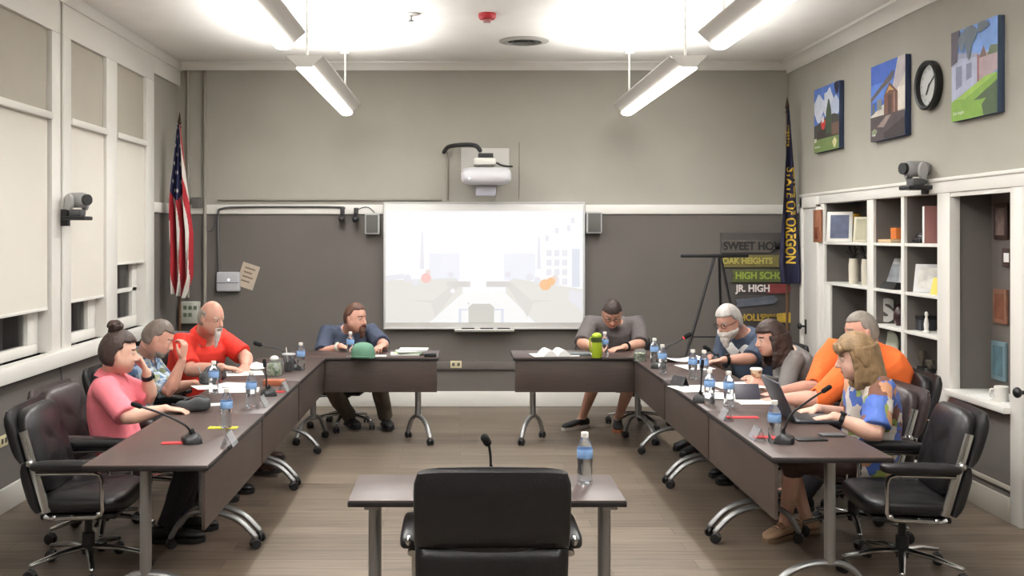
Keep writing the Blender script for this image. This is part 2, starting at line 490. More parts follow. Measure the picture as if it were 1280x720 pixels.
# ------------------------------------------------------------------ light fixtures
M_lens = mat('fluorescent_lens', (255, 252, 246), 0.5, emit=9.0)
M_hous = mat('fixture_housing', (205, 203, 198), 0.5)
FIX = [(-1.10, 7.36, 10.08, 'left row, far end by the flag'), (1.62, 7.36, 10.08, 'right row, far end by the flag'),
       (-1.10, 3.80, 6.50, 'left row, nearer the camera and cut by the photo edge'), (1.62, 3.80, 6.50, 'right row, nearer the camera and cut by the photo edge')]
FIX += [(-1.10, 0.2, 2.9, None), (1.62, 0.2, 2.9, None)]
ZL = 2.93
def fixture(x, y0, y1, where):
    L = (y1 - y0) / 2
    t = thing('pendant_light', 'long white fluorescent pendant light, ' + (where or 'behind the camera'), 'ceiling light', (x, (y0 + y1) / 2, ZL), group='fluorescent pendants')
    prof = [(-0.05, 0.0), (-0.06, 0.012), (-0.135, 0.075), (-0.135, 0.085), (-0.09, 0.085), (-0.05, 0.02), (0.05, 0.02), (0.09, 0.085), (0.135, 0.085), (0.135, 0.075), (0.06, 0.012), (0.05, 0.0)]
    mb = MB().loft([[(u, yy, w) for u, w in prof] for yy in (-L, L)], caps=False)
    for yy in (-L, L): mb.poly([(u, yy, w) for u, w in ((-0.05, 0), (0.05, 0), (0.06, 0.012), (0.135, 0.085), (-0.135, 0.085), (-0.06, 0.012))])
    mb.build('housing', M_hous, t)
    lp = [(0.062 * math.cos(a), -0.034 * math.sin(a)) for a in [PI * k / 10 for k in range(11)]]
    MB().loft([[(u, yy, w) for u, w in lp] for yy in (-L + 0.01, L - 0.01)]).build('lens', M_lens, t)
    for yy in (-L + 0.12, L - 0.12):
        MB().tube([(0, yy, 0.018), (0, yy, ZC - ZL - 0.001)], 0.009, 8).lathe([(0.001, ZC-ZL-0.03), (0.045, ZC-ZL-0.022), (0.05, ZC-ZL-0.001)], 14, Matrix.Translation((0, yy, 0))).build('hanging_rod', M_white, t)
    for nm, z, rx, size, en in (('uplight', 0.06, PI, 0.12, UP_W), ('downlight', -0.035, 0, 0.10, DN_W)):
        la = bpy.data.lights.new(nm, 'AREA'); la.shape = 'RECTANGLE'; la.size = size; la.size_y = 2 * L - (0.9 if nm == 'uplight' else 0.6)
        la.energy = en; la.color = (1.0, 0.994, 0.98)
        lo = bpy.data.objects.new(nm, la); COL.objects.link(lo); lo.parent = t
        la.spread = math.radians(155 if nm == 'uplight' else 170)
        lo.location = (0, -0.3 if nm == 'uplight' else -0.22, z); lo.rotation_euler = (rx, 0, 0)
UP_W, DN_W = 92.0, 42.0
for f in FIX: fixture(*f)
SC.view_settings.view_transform = 'Standard'
SC.view_settings.look = 'None'
SC.view_settings.gamma = 1.0
SC.view_settings.exposure = -0.1
SC.view_settings.use_curve_mapping = False
w = bpy.data.worlds.new('night'); SC.world = w; w.use_nodes = True
w.node_tree.nodes['Background'].inputs['Color'].default_value = (0.01, 0.011, 0.014, 1)
w.node_tree.nodes['Background'].inputs['Strength'].default_value = 1.0
# ------------------------------------------------------------------ tables
ZT = 0.74
def caster(x, y, r, parent, name='caster', yaw=0.0, mats=None):
    M = Matrix.Translation((x, y, 0)) @ Matrix.Rotation(yaw, 4, 'Z')
    mb = MB()
    for s in (-1, 1):
        mb.loft([[(s * 0.008 + s * dx, q * math.cos(a), r + q * math.sin(a)) for a in [2*PI*k/14 for k in range(14)]] for dx, q in ((0, r * 0.9), (0.003, r), (0.012, r), (0.015, r * 0.85))], M=M)
    mb.tube([(0, 0, r), (0, 0, r * 2.25)], 0.008, 8, M=M)
    mb.m = 1
    mb.loft([[(-0.02, -r*0.5, r * 1.5), (0.02, -r*0.5, r*1.5), (0.02, r, r*1.35), (-0.02, r, r*1.35)], [(-0.016, -r*0.4, r*2.1), (0.016, -r*0.4, r*2.1), (0.014, r*0.5, r*2.1), (-0.014, r*0.5, r*2.1)]], M=M)
    return mb.build(name, mats or [M_blackp, M_dgry], parent)

def table(label, loc, L, D, rotz, panel=True, group=None, insets=(0.2, 0.2), reach=0.43, splay=0.0):
    t = thing('conference_table', label, 'table', loc, rotz, group)
    mb = MB().box(-L/2, L/2, -D/2, D/2, ZT - 0.022, ZT, 0.003)
    top = mb.build('tabletop', M_lam, t)
    MB().box(-L/2 - 0.002, L/2 + 0.002, -D/2 - 0.002, D/2 + 0.002, ZT - 0.026, ZT - 0.005, 0.004).build('edge_band', M_edge, top)
    for x in (-L/2 + insets[0], L/2 - insets[1]):
        mb = MB()
        yo = 0.055 if panel else 0.0
        mb.tube([(x, yo, 0.2), (x, yo, ZT - 0.05)], 0.026, 16)
        mb.box(x - 0.03, x + 0.03, -D*0.38, D*0.38, ZT - 0.05, ZT - 0.027, 0.004)
        leg = mb.build('leg', M_alu, t)
        sg = 1 if x > 0 else -1
        a, b = V((x + sg * splay, -D * reach, 0.066)), V((x - sg * splay * 0.8, D * reach, 0.066))
        m = V((x, yo, 0.205))
        pts = [a, a.lerp(m, 0.30) + V((0, 0, 0.045)), a.lerp(m, 0.65) + V((0, 0, 0.04)), m, b.lerp(m, 0.65) + V((0, 0, 0.04)), b.lerp(m, 0.30) + V((0, 0, 0.045)), b]
        MB().tube(catmull(pts, 5), (0.016, 0.022), 12, round_ends=True).build('foot', M_alu, leg)
        for q in (a, b): caster(q.x, q.y, 0.028, leg, yaw=0.5 * sg)
    if panel:
        MB().box(-L/2 + 0.012, L/2 - 0.012, -D/2 + 0.012, -D/2 + 0.028, ZT - 0.285, ZT - 0.027, 0.003).build('modesty_panel', M_panel_l, t)
        for x in (-L/2 + 0.35, L/2 - 0.35): MB().box(x - 0.02, x + 0.02, -D/2 + 0.028, -D/2 + 0.05, ZT - 0.2, ZT - 0.027, 0.002).build('panel_bracket', M_alu, t)
    return t

WT = 0.545
TG = 'conference tables in a horseshoe'
LL, LR = 1.322, 1.265
YN_L, YN_R = 4.514, 4.676
for k, w in enumerate(('nearest the camera', 'middle of the three', 'farthest of the three')):
    table('dark walnut table of the left row, ' + w, ((-1.64 - 1.10) / 2, YN_L + LL * (k + 0.5), 0), LL - 0.004, WT, PI/2, group=TG, insets=(0.2 if k == 0 else 0.06, 0.2 if k == 2 else 0.06))
    table('dark walnut table of the right row, ' + w, ((1.406 + 1.953) / 2, YN_R + LR * (k + 0.5), 0), LR - 0.004, WT, -PI/2, group=TG, insets=(0.2 if k == 2 else 0.06, 0.2 if k == 0 else 0.06))
table('dark walnut table across the back, left one before the man in a navy shirt', ((-1.446 - 0.176) / 2, 8.497 + WT / 2, 0), 1.27, WT, 0, group=TG, insets=(0.2, 0.18), reach=0.30, splay=0.11)
table('dark walnut table across the back, right one before the man in a grey tee', ((0.438 + 1.708) / 2, 8.497 + WT / 2, 0), 1.27, WT, 0, group=TG, insets=(0.18, 0.2), reach=0.30, splay=0.11)
table('small dark table alone in the centre behind the empty chair back', (0.1025, 3.92 + 0.21, 0), 1.05, 0.42, 0, panel=False, insets=(0.085, 0.055))

# ------------------------------------------------------------------ executive swivel chairs (facing local +Y)
def cushion(mb, w, d, h, M, e=0.32, n=14, dimples=(), side=1):
    """puffy pad centred on M, w along x, d along y, h thick along z, dimpled on +z"""
    start = len(mb.bm.verts)
    mb.ell((0, 0, 0), (w/2, d/2, h/2), n, None, 0.62, e)
    mb.bm.verts.ensure_lookup_table()
    for v in mb.bm.verts[start:]:
        p = v.co
        p.z *= 1 - 0.25 * (abs(p.x) / (w/2)) ** 3
        for (dx, dy) in dimples:
            r2 = ((p.x - dx) ** 2 + (p.y - dy) ** 2) / 0.0016
            if p.z * side > 0: p.z -= side * 0.018 * math.exp(-r2)
        v.co = M @ p

def make_chair(lm, name='office_chair'):
    t = thing(name, 'black office chair', 'chair')
    # seat
    mb = MB(); dm = [(-0.1, 0.08), (0.1, 0.08), (-0.1, -0.08), (0.1, -0.08)]
    cushion(mb, 0.52, 0.49, 0.13, Matrix.Translation((0, 0.02, 0.40)), 0.4, 18, dm)
    mb.build('seat', lm, t, 60)
    MB().box(-0.2, 0.2, -0.18, 0.2, 0.315, 0.345, 0.012).build('seat_pan', M_blackp, t)
    # backrest, tilted
    tilt = math.radians(16)
    MBk = Matrix.Translation((0, -0.21, 0.655)) @ Matrix.Rotation(tilt, 4, 'X') @ Matrix.Rotation(-PI/2, 4, 'X')
    mb = MB(); dm = [(-0.1, -0.05), (0.1, -0.05), (-0.1, 0.1), (0.1, 0.1)]
    cushion(mb, 0.485, 0.45, 0.13, MBk, 0.42, 18, dm)
    bk = mb.build('backrest', lm, t, 60)
    for dx, dy in dm:
        MB().ell((0, 0, 0), (0.012, 0.012, 0.006), 8, MBk @ Matrix.Translation((dx, dy, 0.036))).build('button', lm, bk)
    # rear shells
    MS = Matrix.Translation((0, -0.21, 0.655)) @ Matrix.Rotation(tilt, 4, 'X')
    def shell(z0, z1, y, w):
        mb = MB()
        secs = []
        for k in range(9):
            q = k / 8; z = z0 + (z1 - z0) * q
            cr = 0.018 * (1 - (2 * q - 1) ** 4)
            ww = w * (1 - (0.05 * max(0, (q - 0.8) / 0.2) ** 2 if z1 > 0.2 else 0))
            ring = []
            for j in range(20):
                a = 2 * PI * j / 20
                ring.append((ww/2 * math.copysign(abs(math.cos(a)) ** 0.3, math.cos(a)), y - cr * 0.6 + (0.018 + cr) * math.copysign(abs(math.sin(a)) ** 0.6, math.sin(a)), z + (0.012 * (1 - (math.cos(a)) ** 2) if q > 0.95 and z1 > 0.2 else 0)))
            secs.append(ring)
        mb.loft(secs, M=MS)
        return mb
    shell(-0.03, 0.235, -0.046, 0.525).build('back_shell', lm, t, 60)
    shell(-0.29, -0.038, -0.042, 0.52).build('back_shell', lm, t, 60)
    for s in (-1, 1):
        # cast side frame: bar up the back plus a loop that carries the arm pad
        mb = MB()
        x = s * 0.272
        top = MS @ V((x, 0.0, 0.12)); low = MS @ V((x, 0.0, -0.30))
        top.x = low.x = s * 0.25
        mb.tube(catmull([top, (top + low) / 2, low], 4), (0.012, 0.023), 10)
        loop = [(x, -0.17, 0.565), (x, 0.11, 0.565), (x, 0.138, 0.555), (x, 0.148, 0.53), (x, 0.150, 0.385), (x, 0.142, 0.358), (x, 0.115, 0.347), (x, -0.10, 0.342), (x, -0.13, 0.352)]
        mb.tube(loop, (0.011, 0.017), 10)
        mb.tube([(x, 0.0, 0.348), (s * 0.18, 0.0, 0.33)], 0.012, 8)
        fr = mb.build('arm_frame', M_chrome, t)
        for q, r3 in ((MS @ V((x + s * 0.012, -0.0, -0.04)), (0.012, 0.018, 0.018)), ((x + s*0.011, 0.135, 0.362), (0.008, 0.014, 0.014)), ((x + s*0.011, -0.08, 0.348), (0.008, 0.014, 0.014))):
            MB().ell(q, r3, 8).build('bolt', M_chrome, fr)
        mb = MB(); cushion(mb, 0.075, 0.38, 0.06, Matrix.Translation((x + s * 0.008, -0.005, 0.602)), 0.35, 12)
        mb.build('armrest', lm, t, 60)
    mb = MB().tube([(0, 0, 0.09), (0, 0, 0.2)], 0.032, 14).tube([(0, 0, 0.2), (0, 0, 0.32)], 0.02, 14)
    mb.build('gas_column', M_lacq, t)
    mb = MB().tube([(-0.05, 0.05, 0.30), (0.19, 0.1, 0.29)], 0.006, 8).ell((0.2, 0.102, 0.29), (0.03, 0.012, 0.01), 8).box(-0.08, 0.08, -0.1, 0.1, 0.28, 0.315, 0.01)
    mb.build('tilt_mechanism', M_blackp, t)
    for k in range(5):
        a = 2 * PI * k / 5 + 0.35
        c, s_ = math.cos(a), math.sin(a)
        MB().tube([(0.02 * c, 0.02 * s_, 0.125), (0.15 * c, 0.15 * s_, 0.115), (0.29 * c, 0.29 * s_, 0.085)], [(0.016, 0.022), (0.014, 0.018), (0.011, 0.014)], 10, round_ends=True).build('base_arm', M_chrome, t)
        caster(0.295 * c, 0.295 * s_, 0.03, t, yaw=a * 2.3)
    return t

CG = 'black office chairs around the tables'
chair = make_chair(M_leather)
chair.location = (-1.93, 5.40, 0); chair.rotation_euler = (0, 0, -PI/2 + 0.05)
chair['label'] = 'empty black tufted office chair at the near end of the left table row'; chair['group'] = CG
chairb = make_chair(M_leather_b)
chairb.location = (-2.06, 6.02, 0); chairb.rotation_euler = (0, 0, -PI/2 - 0.08)
chairb['label'] = 'dark leather office chair under the woman in a pink shirt'; chairb['group'] = CG
for (x, y, r, lb, pr) in [
    (-2.08, 6.92, -PI/2 - 0.1, 'black office chair under the man in the blue floral shirt', chair),
    (-1.98, 7.92, -PI/2 - 0.55, 'black office chair under the man in the red polo shirt', chair),
    (-1.06, 9.42, PI - 0.12, 'black office chair under the bearded man in navy at the back', chair),
    (1.62, 9.46, PI + 0.35, 'black office chair beside and behind the man in a grey tee', chair),
    (2.38, 8.35, PI/2 + 0.05, 'black office chair under the white-bearded man in a navy shirt', chair),
    (2.48, 7.42, PI/2, 'black office chair under the dark-haired woman in a grey sweater', chair),
    (2.62, 6.62, PI/2, 'black office chair under the man in an orange tee', chair),
    (2.28, 6.03, PI/2 + 0.04, 'brown-black office chair behind the woman in a bright patterned blouse', chairb),
    (2.27, 5.34, PI/2 - 0.12, 'empty black office chair with metal arms at the near end of the right row', chair)]:
    dup(pr, (x, y, 0), r, lb, CG)
cc = dup(chair, (0.112, 3.90, 0.0), 0.0, 'empty black office chair seen from behind at the small centre table', CG)
cc.scale = (1.04, 1.0, 1.06)
# ------------------------------------------------------------------ people
M_lip = mat('lips', (172, 104, 96), 0.5)
M_eyew = mat('eye_white', (182, 168, 158), 0.4)
M_iris = mat('dark_iris', (46, 34, 28), 0.2)
def skin(name, rgb): return mat('skin_' + name, rgb, 0.55, var=0.07, vscale=14, bump=0.05, bscale=140, sss=0.12)
def hairm(name, rgb): return mat('hair_' + name, rgb, 0.55, var=0.28, vscale=22, bump=0.5, bscale=70, stretch=(1, 1, 0.35))
def cloth(name, rgb, var=0.08): return mat('cloth_' + name, rgb, 0.85, var=var, vscale=9, bump=0.15, bscale=220)

def ico_dirs(sub=5):
    bm = bmesh.new(); bmesh.ops.create_icosphere(bm, subdivisions=sub, radius=1.0)
    v = np.array([x.co[:] for x in bm.verts]); f = [[q.index for q in p.verts] for p in bm.faces]
    bm.free()
    v /= np.linalg.norm(v, axis=1)[:, None]
    return v, f
IV, IF = ico_dirs(5)

def head_shape(d, jaw=1.0):
    """unit directions -> points of a human head; local +Y is the face, +X its right... z up, origin at eye height"""
    x, y, z = d[:, 0], d[:, 1], d[:, 2]
    X, Y, Zz = 0.077 * x, 0.099 * y, 0.120 * z
    t = np.clip((-z - 0.12) / 0.88, 0, 1)
    X = X * (1 + 0.14 * jaw * np.sin(np.clip(t, 0, 1) * PI))
    Y = Y + 0.036 * t ** 1.4
    front = np.clip(y, 0, 1)
    X = X * (1 - 0.10 * front ** 2)
    Y = np.where(y > 0, np.minimum(Y, 0.092 + 0.0 * Y), Y)
    g = lambda x0, z0, sx, sz, a: a * np.exp(-((X - x0) / sx) ** 2 - ((Zz - z0) / sz) ** 2) * np.clip(front * 2.2, 0, 1)
    for s in (-1, 1):
        Y = Y + g(s * 0.028, 0.026, 0.024, 0.009, 0.005) + g(s * 0.032, 0.004, 0.016, 0.012, -0.013) + g(s * 0.042, -0.028, 0.02, 0.018, 0.004)
    Y = Y + g(0, -0.064, 0.022, 0.012, 0.007) + g(0, -0.082, 0.025, 0.006, -0.004) + g(0, -0.103, 0.022, 0.013, 0.008)
    return np.stack([X, Y, Zz], 1)

def npmesh(v, f, M=None):
    if M is not None:
        A = np.array(M); v = v @ A[:3, :3].T + A[:3, 3]
    me = bpy.data.meshes.new('np'); me.from_pydata(v.tolist(), [], f)
    return me

def add_mesh(mb, v, f, M):
    vs = [mb.bm.verts.new(M @ V(p)) for p in v]
    for q in f: mb.face([vs[i] for i in q])

def frame(fwd, up=(0, 0, 1)):
    y = V(fwd).normalized(); x = y.cross(V(up)).normalized(); z = x.cross(y)
    return x, y, z

def mtx(x, y, z, o):
    return Matrix(((x[0], y[0], z[0], o[0]), (x[1], y[1], z[1], o[1]), (x[2], y[2], z[2], o[2]), (0, 0, 0, 1)))

def ik(a, c, hint, l1, l2):
    d = c - a; L = d.length
    if L > (l1 + l2) * 0.995:
        c = a + d.normalized() * (l1 + l2) * 0.995; d = c - a; L = d.length
    L = max(L, abs(l1 - l2) * 1.05)
    n = d.normalized()
    q = (l1*l1 - l2*l2 + L*L) / (2*L)
    h = math.sqrt(max(l1*l1 - q*q, 1e-6))
    p = (hint - a); p = p - n * p.dot(n)
    p = p.normalized() if p.length > 1e-5 else V((0, 0, -1))
    return a + n * q + p * h, c

def hand(mb, w, d, n, side, curl=0.5, s=1.0, spread=0.12, thumb=0.6):
    """palm, four unequal bent fingers and a thumb. w wrist, d finger direction, n palm normal, side +1 right hand"""
    d = d.normalized(); n = (n - d * n.dot(d)).normalized()
    lat = d.cross(n).normalized() * side              # towards the thumb
    o = w
    M = mtx(lat, d, n, o)
    pl, pw = 0.092 * s, 0.040 * s
    mb.loft([[(r[0] * math.cos(2*PI*j/12) * pw, yy * s, r[1] * math.sin(2*PI*j/12) * 0.015 * s) for j in range(12)]
             for yy, r in ((-0.03, (0.65, 1.4)), (0.0, (0.72, 1.3)), (0.03, (0.95, 1.1)), (0.06, (1.03, 1.0)), (0.085, (0.98, 0.85)), (0.096, (0.9, 0.7)))], M=M)
    for k, (lx, ln, r) in enumerate(((0.030, 0.072, 0.0088), (0.010, 0.080, 0.0090), (-0.011, 0.074, 0.0086), (-0.030, 0.058, 0.0078))):
        a = 0.0; p = V((lx * s, 0.085 * s, 0)); pts = [p - V((0, 0.02 * s, 0))]
        fan = (lx / 0.03) * spread
        pts.append(p)
        for q, (fr, b) in enumerate(((0.45, 0.55), (0.30, 0.95), (0.25, 0.7))):
            a += b * curl * (1 + 0.08 * k)
            dv = V((math.sin(fan) * math.cos(a), math.cos(a) * math.cos(fan), math.sin(a)))
            p = p + dv * (ln * fr * s); pts.append(p.copy())
        mb.tube([M @ q for q in pts], [r*s, r*s, r*s*0.97, r*s*0.9, r*s*0.78], 10, round_ends=True)
    tb = [V((0.022, 0.012, 0.002)), V((0.040, 0.032, 0.008)), V((0.052 - 0.01*thumb, 0.060, 0.016 + 0.01*thumb)), V((0.054 - 0.022*thumb, 0.086, 0.020 + 0.02*thumb))]
    mb.tube([M @ (q * s) for q in tb], [0.014*s, 0.0125*s, 0.0105*s, 0.0088*s], 10, round_ends=True)

class Person:
    def __init__(self, label, cat_loc, p):
        self.p = p
        self.t = thing('person', label, 'person', (cat_loc[0], cat_loc[1], 0), 0)
        self.o = V((cat_loc[0], cat_loc[1], 0))
        self.setup()
    def L(self, v): return V(v) - self.o
    def setup(self):
        p = self.p; s = p.get('s', 1.0); self.s = s
        self.bulk = p.get('bulk', 1.0)
        self.pel = self.L(p['pelvis']); self.neck = self.L(p['neck']); self.head = self.L(p['head'])
        hf = V(p['look'])
        x, y, z = frame(hf, p.get('up', (0, 0, 1)))
        self.hs = p.get('hs', 1.0)
        self.HM = mtx(x * self.hs, y * self.hs, z * self.hs, self.head)
        cf = V(p['face']); cf.z = 0; cf.normalize()
        pf = V(p.get('pface', p['face'])); pf.z = 0; pf.normalize()
        self.cf, self.pf = cf, pf
        self.cr = V((cf.y, -cf.x, 0)); self.pr = V((pf.y, -pf.x, 0))
        mid = (self.pel + self.neck) / 2
        back = -(cf + pf).normalized() * p.get('slouch', 0.06)
        self.c1 = mid + back
        roll = p.get('roll', 0.0)
        self.cr = (self.cr + V((0, 0, roll))).normalized()
        self.updir = (self.neck - self.sp(0.85)).normalized()
        hwS = p.get('sh', 0.17) * s
        self.S = {}
        for k, sd in (('R', 1), ('L', -1)):
            off = V(p.get('so' + k, (0, 0, 0)))
            self.S[k] = self.neck - self.updir * 0.058 * s + self.cr * (sd * hwS) + off
        self.E = {}; self.W = {}
        for k in 'RL':
            w = self.L(p['w' + k]); e = self.L(p['e' + k])
            if p.get('x' + k):
                self.E[k], self.W[k] = e, w
            else: self.E[k], self.W[k] = ik(self.S[k], w, e, 0.30 * s * p.get('al', 1), 0.262 * s * p.get('al', 1))
        self.Hp, self.K, self.A = {}, {}, {}
        for k, sd in (('R', 1), ('L', -1)):
            self.Hp[k] = self.pel + self.pr * (sd * 0.095 * s)
            an = self.L(p['a' + k])
            kn = self.L(p['k' + k]) if 'k' + k in p else self.Hp[k] + self.pf * 0.4 + V((0, 0, 0.1))
            self.K[k], self.A[k] = ik(self.Hp[k], an, kn, 0.43 * s, 0.42 * s)
    def sp(self, t):
        a, b, c = self.pel, self.c1, self.neck
        return a * (1-t)**2 + b * (2*t*(1-t)) + c * t*t
    def torso(self, mb, inf=0.0, t0=-0.16, t1=1.0, belly=None):
        s, bk = self.s, self.bulk
        belly = self.p.get('belly', 1.0) if belly is None else belly
        prof = [(-0.16, 0.10, 0.08), (-0.10, 0.15, 0.115), (0.0, 0.172, 0.128), (0.15, 0.168, 0.126 * belly), (0.32, 0.158, 0.126 * belly), (0.5, 0.158, 0.122), (0.66, 0.168, 0.118), (0.8, 0.172, 0.108), (0.88, 0.160, 0.096), (0.94, 0.125, 0.082), (1.0, 0.072, 0.066)]
        ts = [q for q in prof if t0 - 1e-6 <= q[0] <= t1 + 1e-6]
        rings = []
        for t, w, d in ts:
            c = self.sp(max(t, 0.0))
            tg = (self.sp(min(max(t, 0) + 0.05, 1.0)) - self.sp(max(t - 0.05, 0.0))).normalized()
            if t < 0: c = self.pel + tg * (t * (self.neck - self.pel).length)
            lat = self.pr.lerp(self.cr, min(max(t, 0), 1)); lat = (lat - tg * lat.dot(tg)).normalized()
            fw = tg.cross(lat).normalized()
            q = min(max((t - 0.0) / 0.35, 0), 1) * min(max((0.75 - t) / 0.3, 0), 1)
            c = c + fw * (0.03 * q * (belly - 1) * 2.5)
            W = (w * (1 + (bk - 1) * (1.0 if t < 0.9 else 0.3)) + inf) * s; D = (d * (1 + (bk - 1) * (1.0 if t < 0.9 else 0.3)) + inf) * s
            rings.append([c + lat * (W * math.copysign(abs(math.cos(a)) ** 0.85, math.cos(a))) + fw * (D * math.copysign(abs(math.sin(a)) ** 0.9, math.sin(a))) for a in [2*PI*j/28 for j in range(28)]])
        mb.loft(rings)
        self.toprim = rings[-1]
    def arms(self, mb, inf=0.0, frac=None, k_only=None):
        """frac None: whole arm; else sleeve ending at that fraction (1 = elbow, 2 = wrist)"""
        s = self.s; ab = self.p.get('arm', 1.0)
        for k in 'RL':
            S, E, W = self.S[k], self.E[k], self.W[k]
            inn = self.neck - self.updir * 0.10 * s
            st = S * 0.55 + inn * 0.45
            d1 = (E - S)
            pts = [(st, 0.064), (S, 0.067), (S + d1 * 0.25, 0.058), (S + d1 * 0.55, 0.049), (S + d1 * 0.85, 0.043), (E, 0.041)]
            d2 = (W - E)
            pts += [(E + d2 * 0.12, 0.043), (E + d2 * 0.3, 0.044), (E + d2 * 0.6, 0.036), (E + d2 * 0.9, 0.027), (W, 0.026)]
            if frac is not None:
                if frac <= 1: pts = [q for q in pts[:2]] + [(S + d1 * (frac * u), 0.0555 - 0.006 * u) for u in (0.35, 0.7, 1.0)]
                else: pts = pts[:6] + [(E + d2 * ((frac - 1) * u), 0.044 - 0.014 * u * (frac - 1)) for u in (0.15, 0.4, 0.7, 1.0)]
            fl = (0.008 if frac is not None and frac <= 1 else 0)
            n = len(pts)
            mb.tube([q[0] for q in pts], [q[1] * s * ab + inf + (fl * max(0, i - 2) / max(1, n - 3)) for i, q in enumerate(pts)], 16, round_ends=(frac is None))
    def legs(self, mb, inf=0.0, frac=2.0, only='RL', flare=0.0):
        s = self.s; lb = self.p.get('leg', 1.0)
        for k in only:
            h, kn, an = self.Hp[k], self.K[k], self.A[k]
            d1, d2 = kn - h, an - kn
            pts = [(h - d1 * 0.05, 0.088), (h + d1 * 0.2, 0.086), (h + d1 * 0.55, 0.074), (h + d1 * 0.88, 0.060), (kn, 0.057)]
            if frac > 1:
                pts += [(kn + d2 * (u * min(1, frac - 1)), r) for u, r in ((0.12, 0.054), (0.3, 0.056), (0.5, 0.050), (0.75, 0.040), (1.0, 0.036))]
            mb.tube([q[0] for q in pts], [q[1] * s * lb + inf + flare * max(0, i - 4) / 5 for i, q in enumerate(pts)], 18, round_ends=False)
    def footdir(self, k):
        d = V(self.p.get('f' + k, self.p.get('foot', self.pf))); return d.normalized()
    def body(self, skinm, browm):
        p, s = self.p, self.s
        mb = MB()
        self.torso(mb, 0.0)
        self.arms(mb)
        self.legs(mb)
        for k in 'RL':
            f = self.footdir(k); a = self.A[k]
            x, y, z = frame(f)
            M = mtx(x, y, z, a)
            mb.ell((0, -0.02, -0.03), (0.034*s, 0.04*s, 0.04*s), 8, M)
            mb.tube([M @ V(q) for q in ((0, 0.0, -0.015), (0, 0.06*s, -0.035*s), (0, 0.12*s, -0.052*s), (0, 0.16*s, -0.056*s))], [(0.036*s, 0.036*s), (0.032*s, 0.040*s), (0.022*s, 0.044*s), (0.014*s, 0.036*s)], 12, round_ends=True, up=(0, 0, 1))
        for k, sd in (('R', 1), ('L', -1)):
            fd = V(p.get('hd' + k, self.W[k] - self.E[k])); nn = V(p.get('hn' + k, (0, 0, -1)))
            hand(mb, self.W[k] + fd.normalized() * 0.012, fd, nn, sd, p.get('curl' + k, 0.5), s * p.get('handscale', 1.0))
        hb = self.HM @ V((0, -0.03, -0.06))
        nk = p.get('neckr', 0.058)
        mb.tube([self.neck - self.updir * 0.05, self.neck * 0.6 + hb * 0.4, hb, self.HM @ V((0, -0.02, -0.02))], [(nk * 1.15), nk, nk * 0.98, nk * 0.9], 16, round_ends=True)
        add_mesh(mb, head_shape(IV, p.get('jaw', 1.0)), IF, self.HM)
        HM = self.HM
        mb.tube([HM @ V(q) for q in ((0, 0.088, 0.012), (0, 0.100, -0.010), (0, 0.111, -0.030))], [0.0095, 0.0105, 0.0135], 10, round_ends=True)
        for sd in (-1, 1):
            mb.ell((sd * 0.012, 0.097, -0.036), (0.009, 0.011, 0.008), 8, HM)
            mb.ell((sd * 0.031, 0.0805, 0.004), (0.0135, 0.0125, 0.0125), 10, HM)
            mb.ell((0, 0, 0), (0.007, 0.018, 0.033), 10, HM @ Matrix.Translation((sd * 0.079, -0.008, -0.006)) @ Matrix.Rotation(sd * -0.35, 4, 'Z') @ Matrix.Rotation(0.2, 4, 'X'))
        me = bake(mb.mesh('b', skinm, 0), [('REMESH', dict(mode='VOXEL', voxel_size=0.0052)), ('SMOOTH', dict(factor=0.5, iterations=3))])
        for m in (skinm, M_lip, browm, M_eyew, M_iris): me.materials.append(m)
        while len(me.materials) > 5: me.materials.pop(index=0)
        n = len(me.polygons)
        c = np.zeros(n * 3); me.polygons.foreach_get('center', c); c = c.reshape(-1, 3)
        A = np.array(self.HM.inverted()); q = c @ A[:3, :3].T + A[:3, 3]
        idx = np.zeros(n, dtype=np.int32)
        X, Y, Z = np.abs(q[:, 0]), q[:, 1], q[:, 2]
        near = (Y > 0.05) & (X < 0.1) & (np.abs(Z) < 0.13)
        idx[near & (X < 0.024) & (np.abs(Z + 0.066) < 0.0075) & (Y > 0.078)] = 1
        if p.get('brow', True): idx[near & (np.abs(X - 0.031) < 0.019) & (np.abs(Z - 0.0255 + (X - 0.031) * 0.12) < 0.0045) & (Y > 0.06)] = 2
        idx[near & (((X - 0.031) / 0.0145) ** 2 + ((Z - 0.004) / 0.0056) ** 2 < 1) & (Y > 0.065)] = 3
        idx[near & (((X - 0.031) / 0.0062) ** 2 + ((Z - 0.004) / 0.0056) ** 2 < 1) & (Y > 0.065)] = 4
        me.polygons.foreach_set('material_index', idx)
        me.polygons.foreach_set('use_smooth', np.ones(n, dtype=bool))
        return link('body', me, self.t)
    def garment(self, name, mb, m, vox=0.008, fold=0.007, fsize=0.09, smooth=3, label=None):
        tx = bpy.data.textures.new('folds', 'CLOUDS'); tx.noise_scale = fsize; tx.noise_depth = 2
        me = bake(mb.mesh(name, m, 0), [('REMESH', dict(mode='VOXEL', voxel_size=vox)), ('SMOOTH', dict(factor=0.5, iterations=smooth)),
                                        ('DISPLACE', dict(texture=tx, strength=fold, mid_level=0.45, texture_coords='LOCAL'))])
        me.materials.clear(); me.materials.append(m)
        me.polygons.foreach_set('use_smooth', np.ones(len(me.polygons), dtype=bool))
        return link(name, me, self.t, label)
    def shirt(self, m, sleeve=0.62, inf=0.014, hem=-0.10, fold=0.009, name='shirt', label=None):
        mb = MB(); self.torso(mb, inf, hem, 0.94 if self.p.get('lowneck') else 1.0)
        self.arms(mb, inf * 0.9, sleeve)
        return self.garment(name, mb, m, fold=fold, label=label)
    def trousers(self, m, frac=2.0, inf=0.012, name='trousers', flare=0.008):
        mb = MB(); self.torso(mb, 0.006, -0.16, 0.15)
        self.legs(mb, inf, frac, flare=flare)
        return self.garment(name, mb, m, fold=0.010)
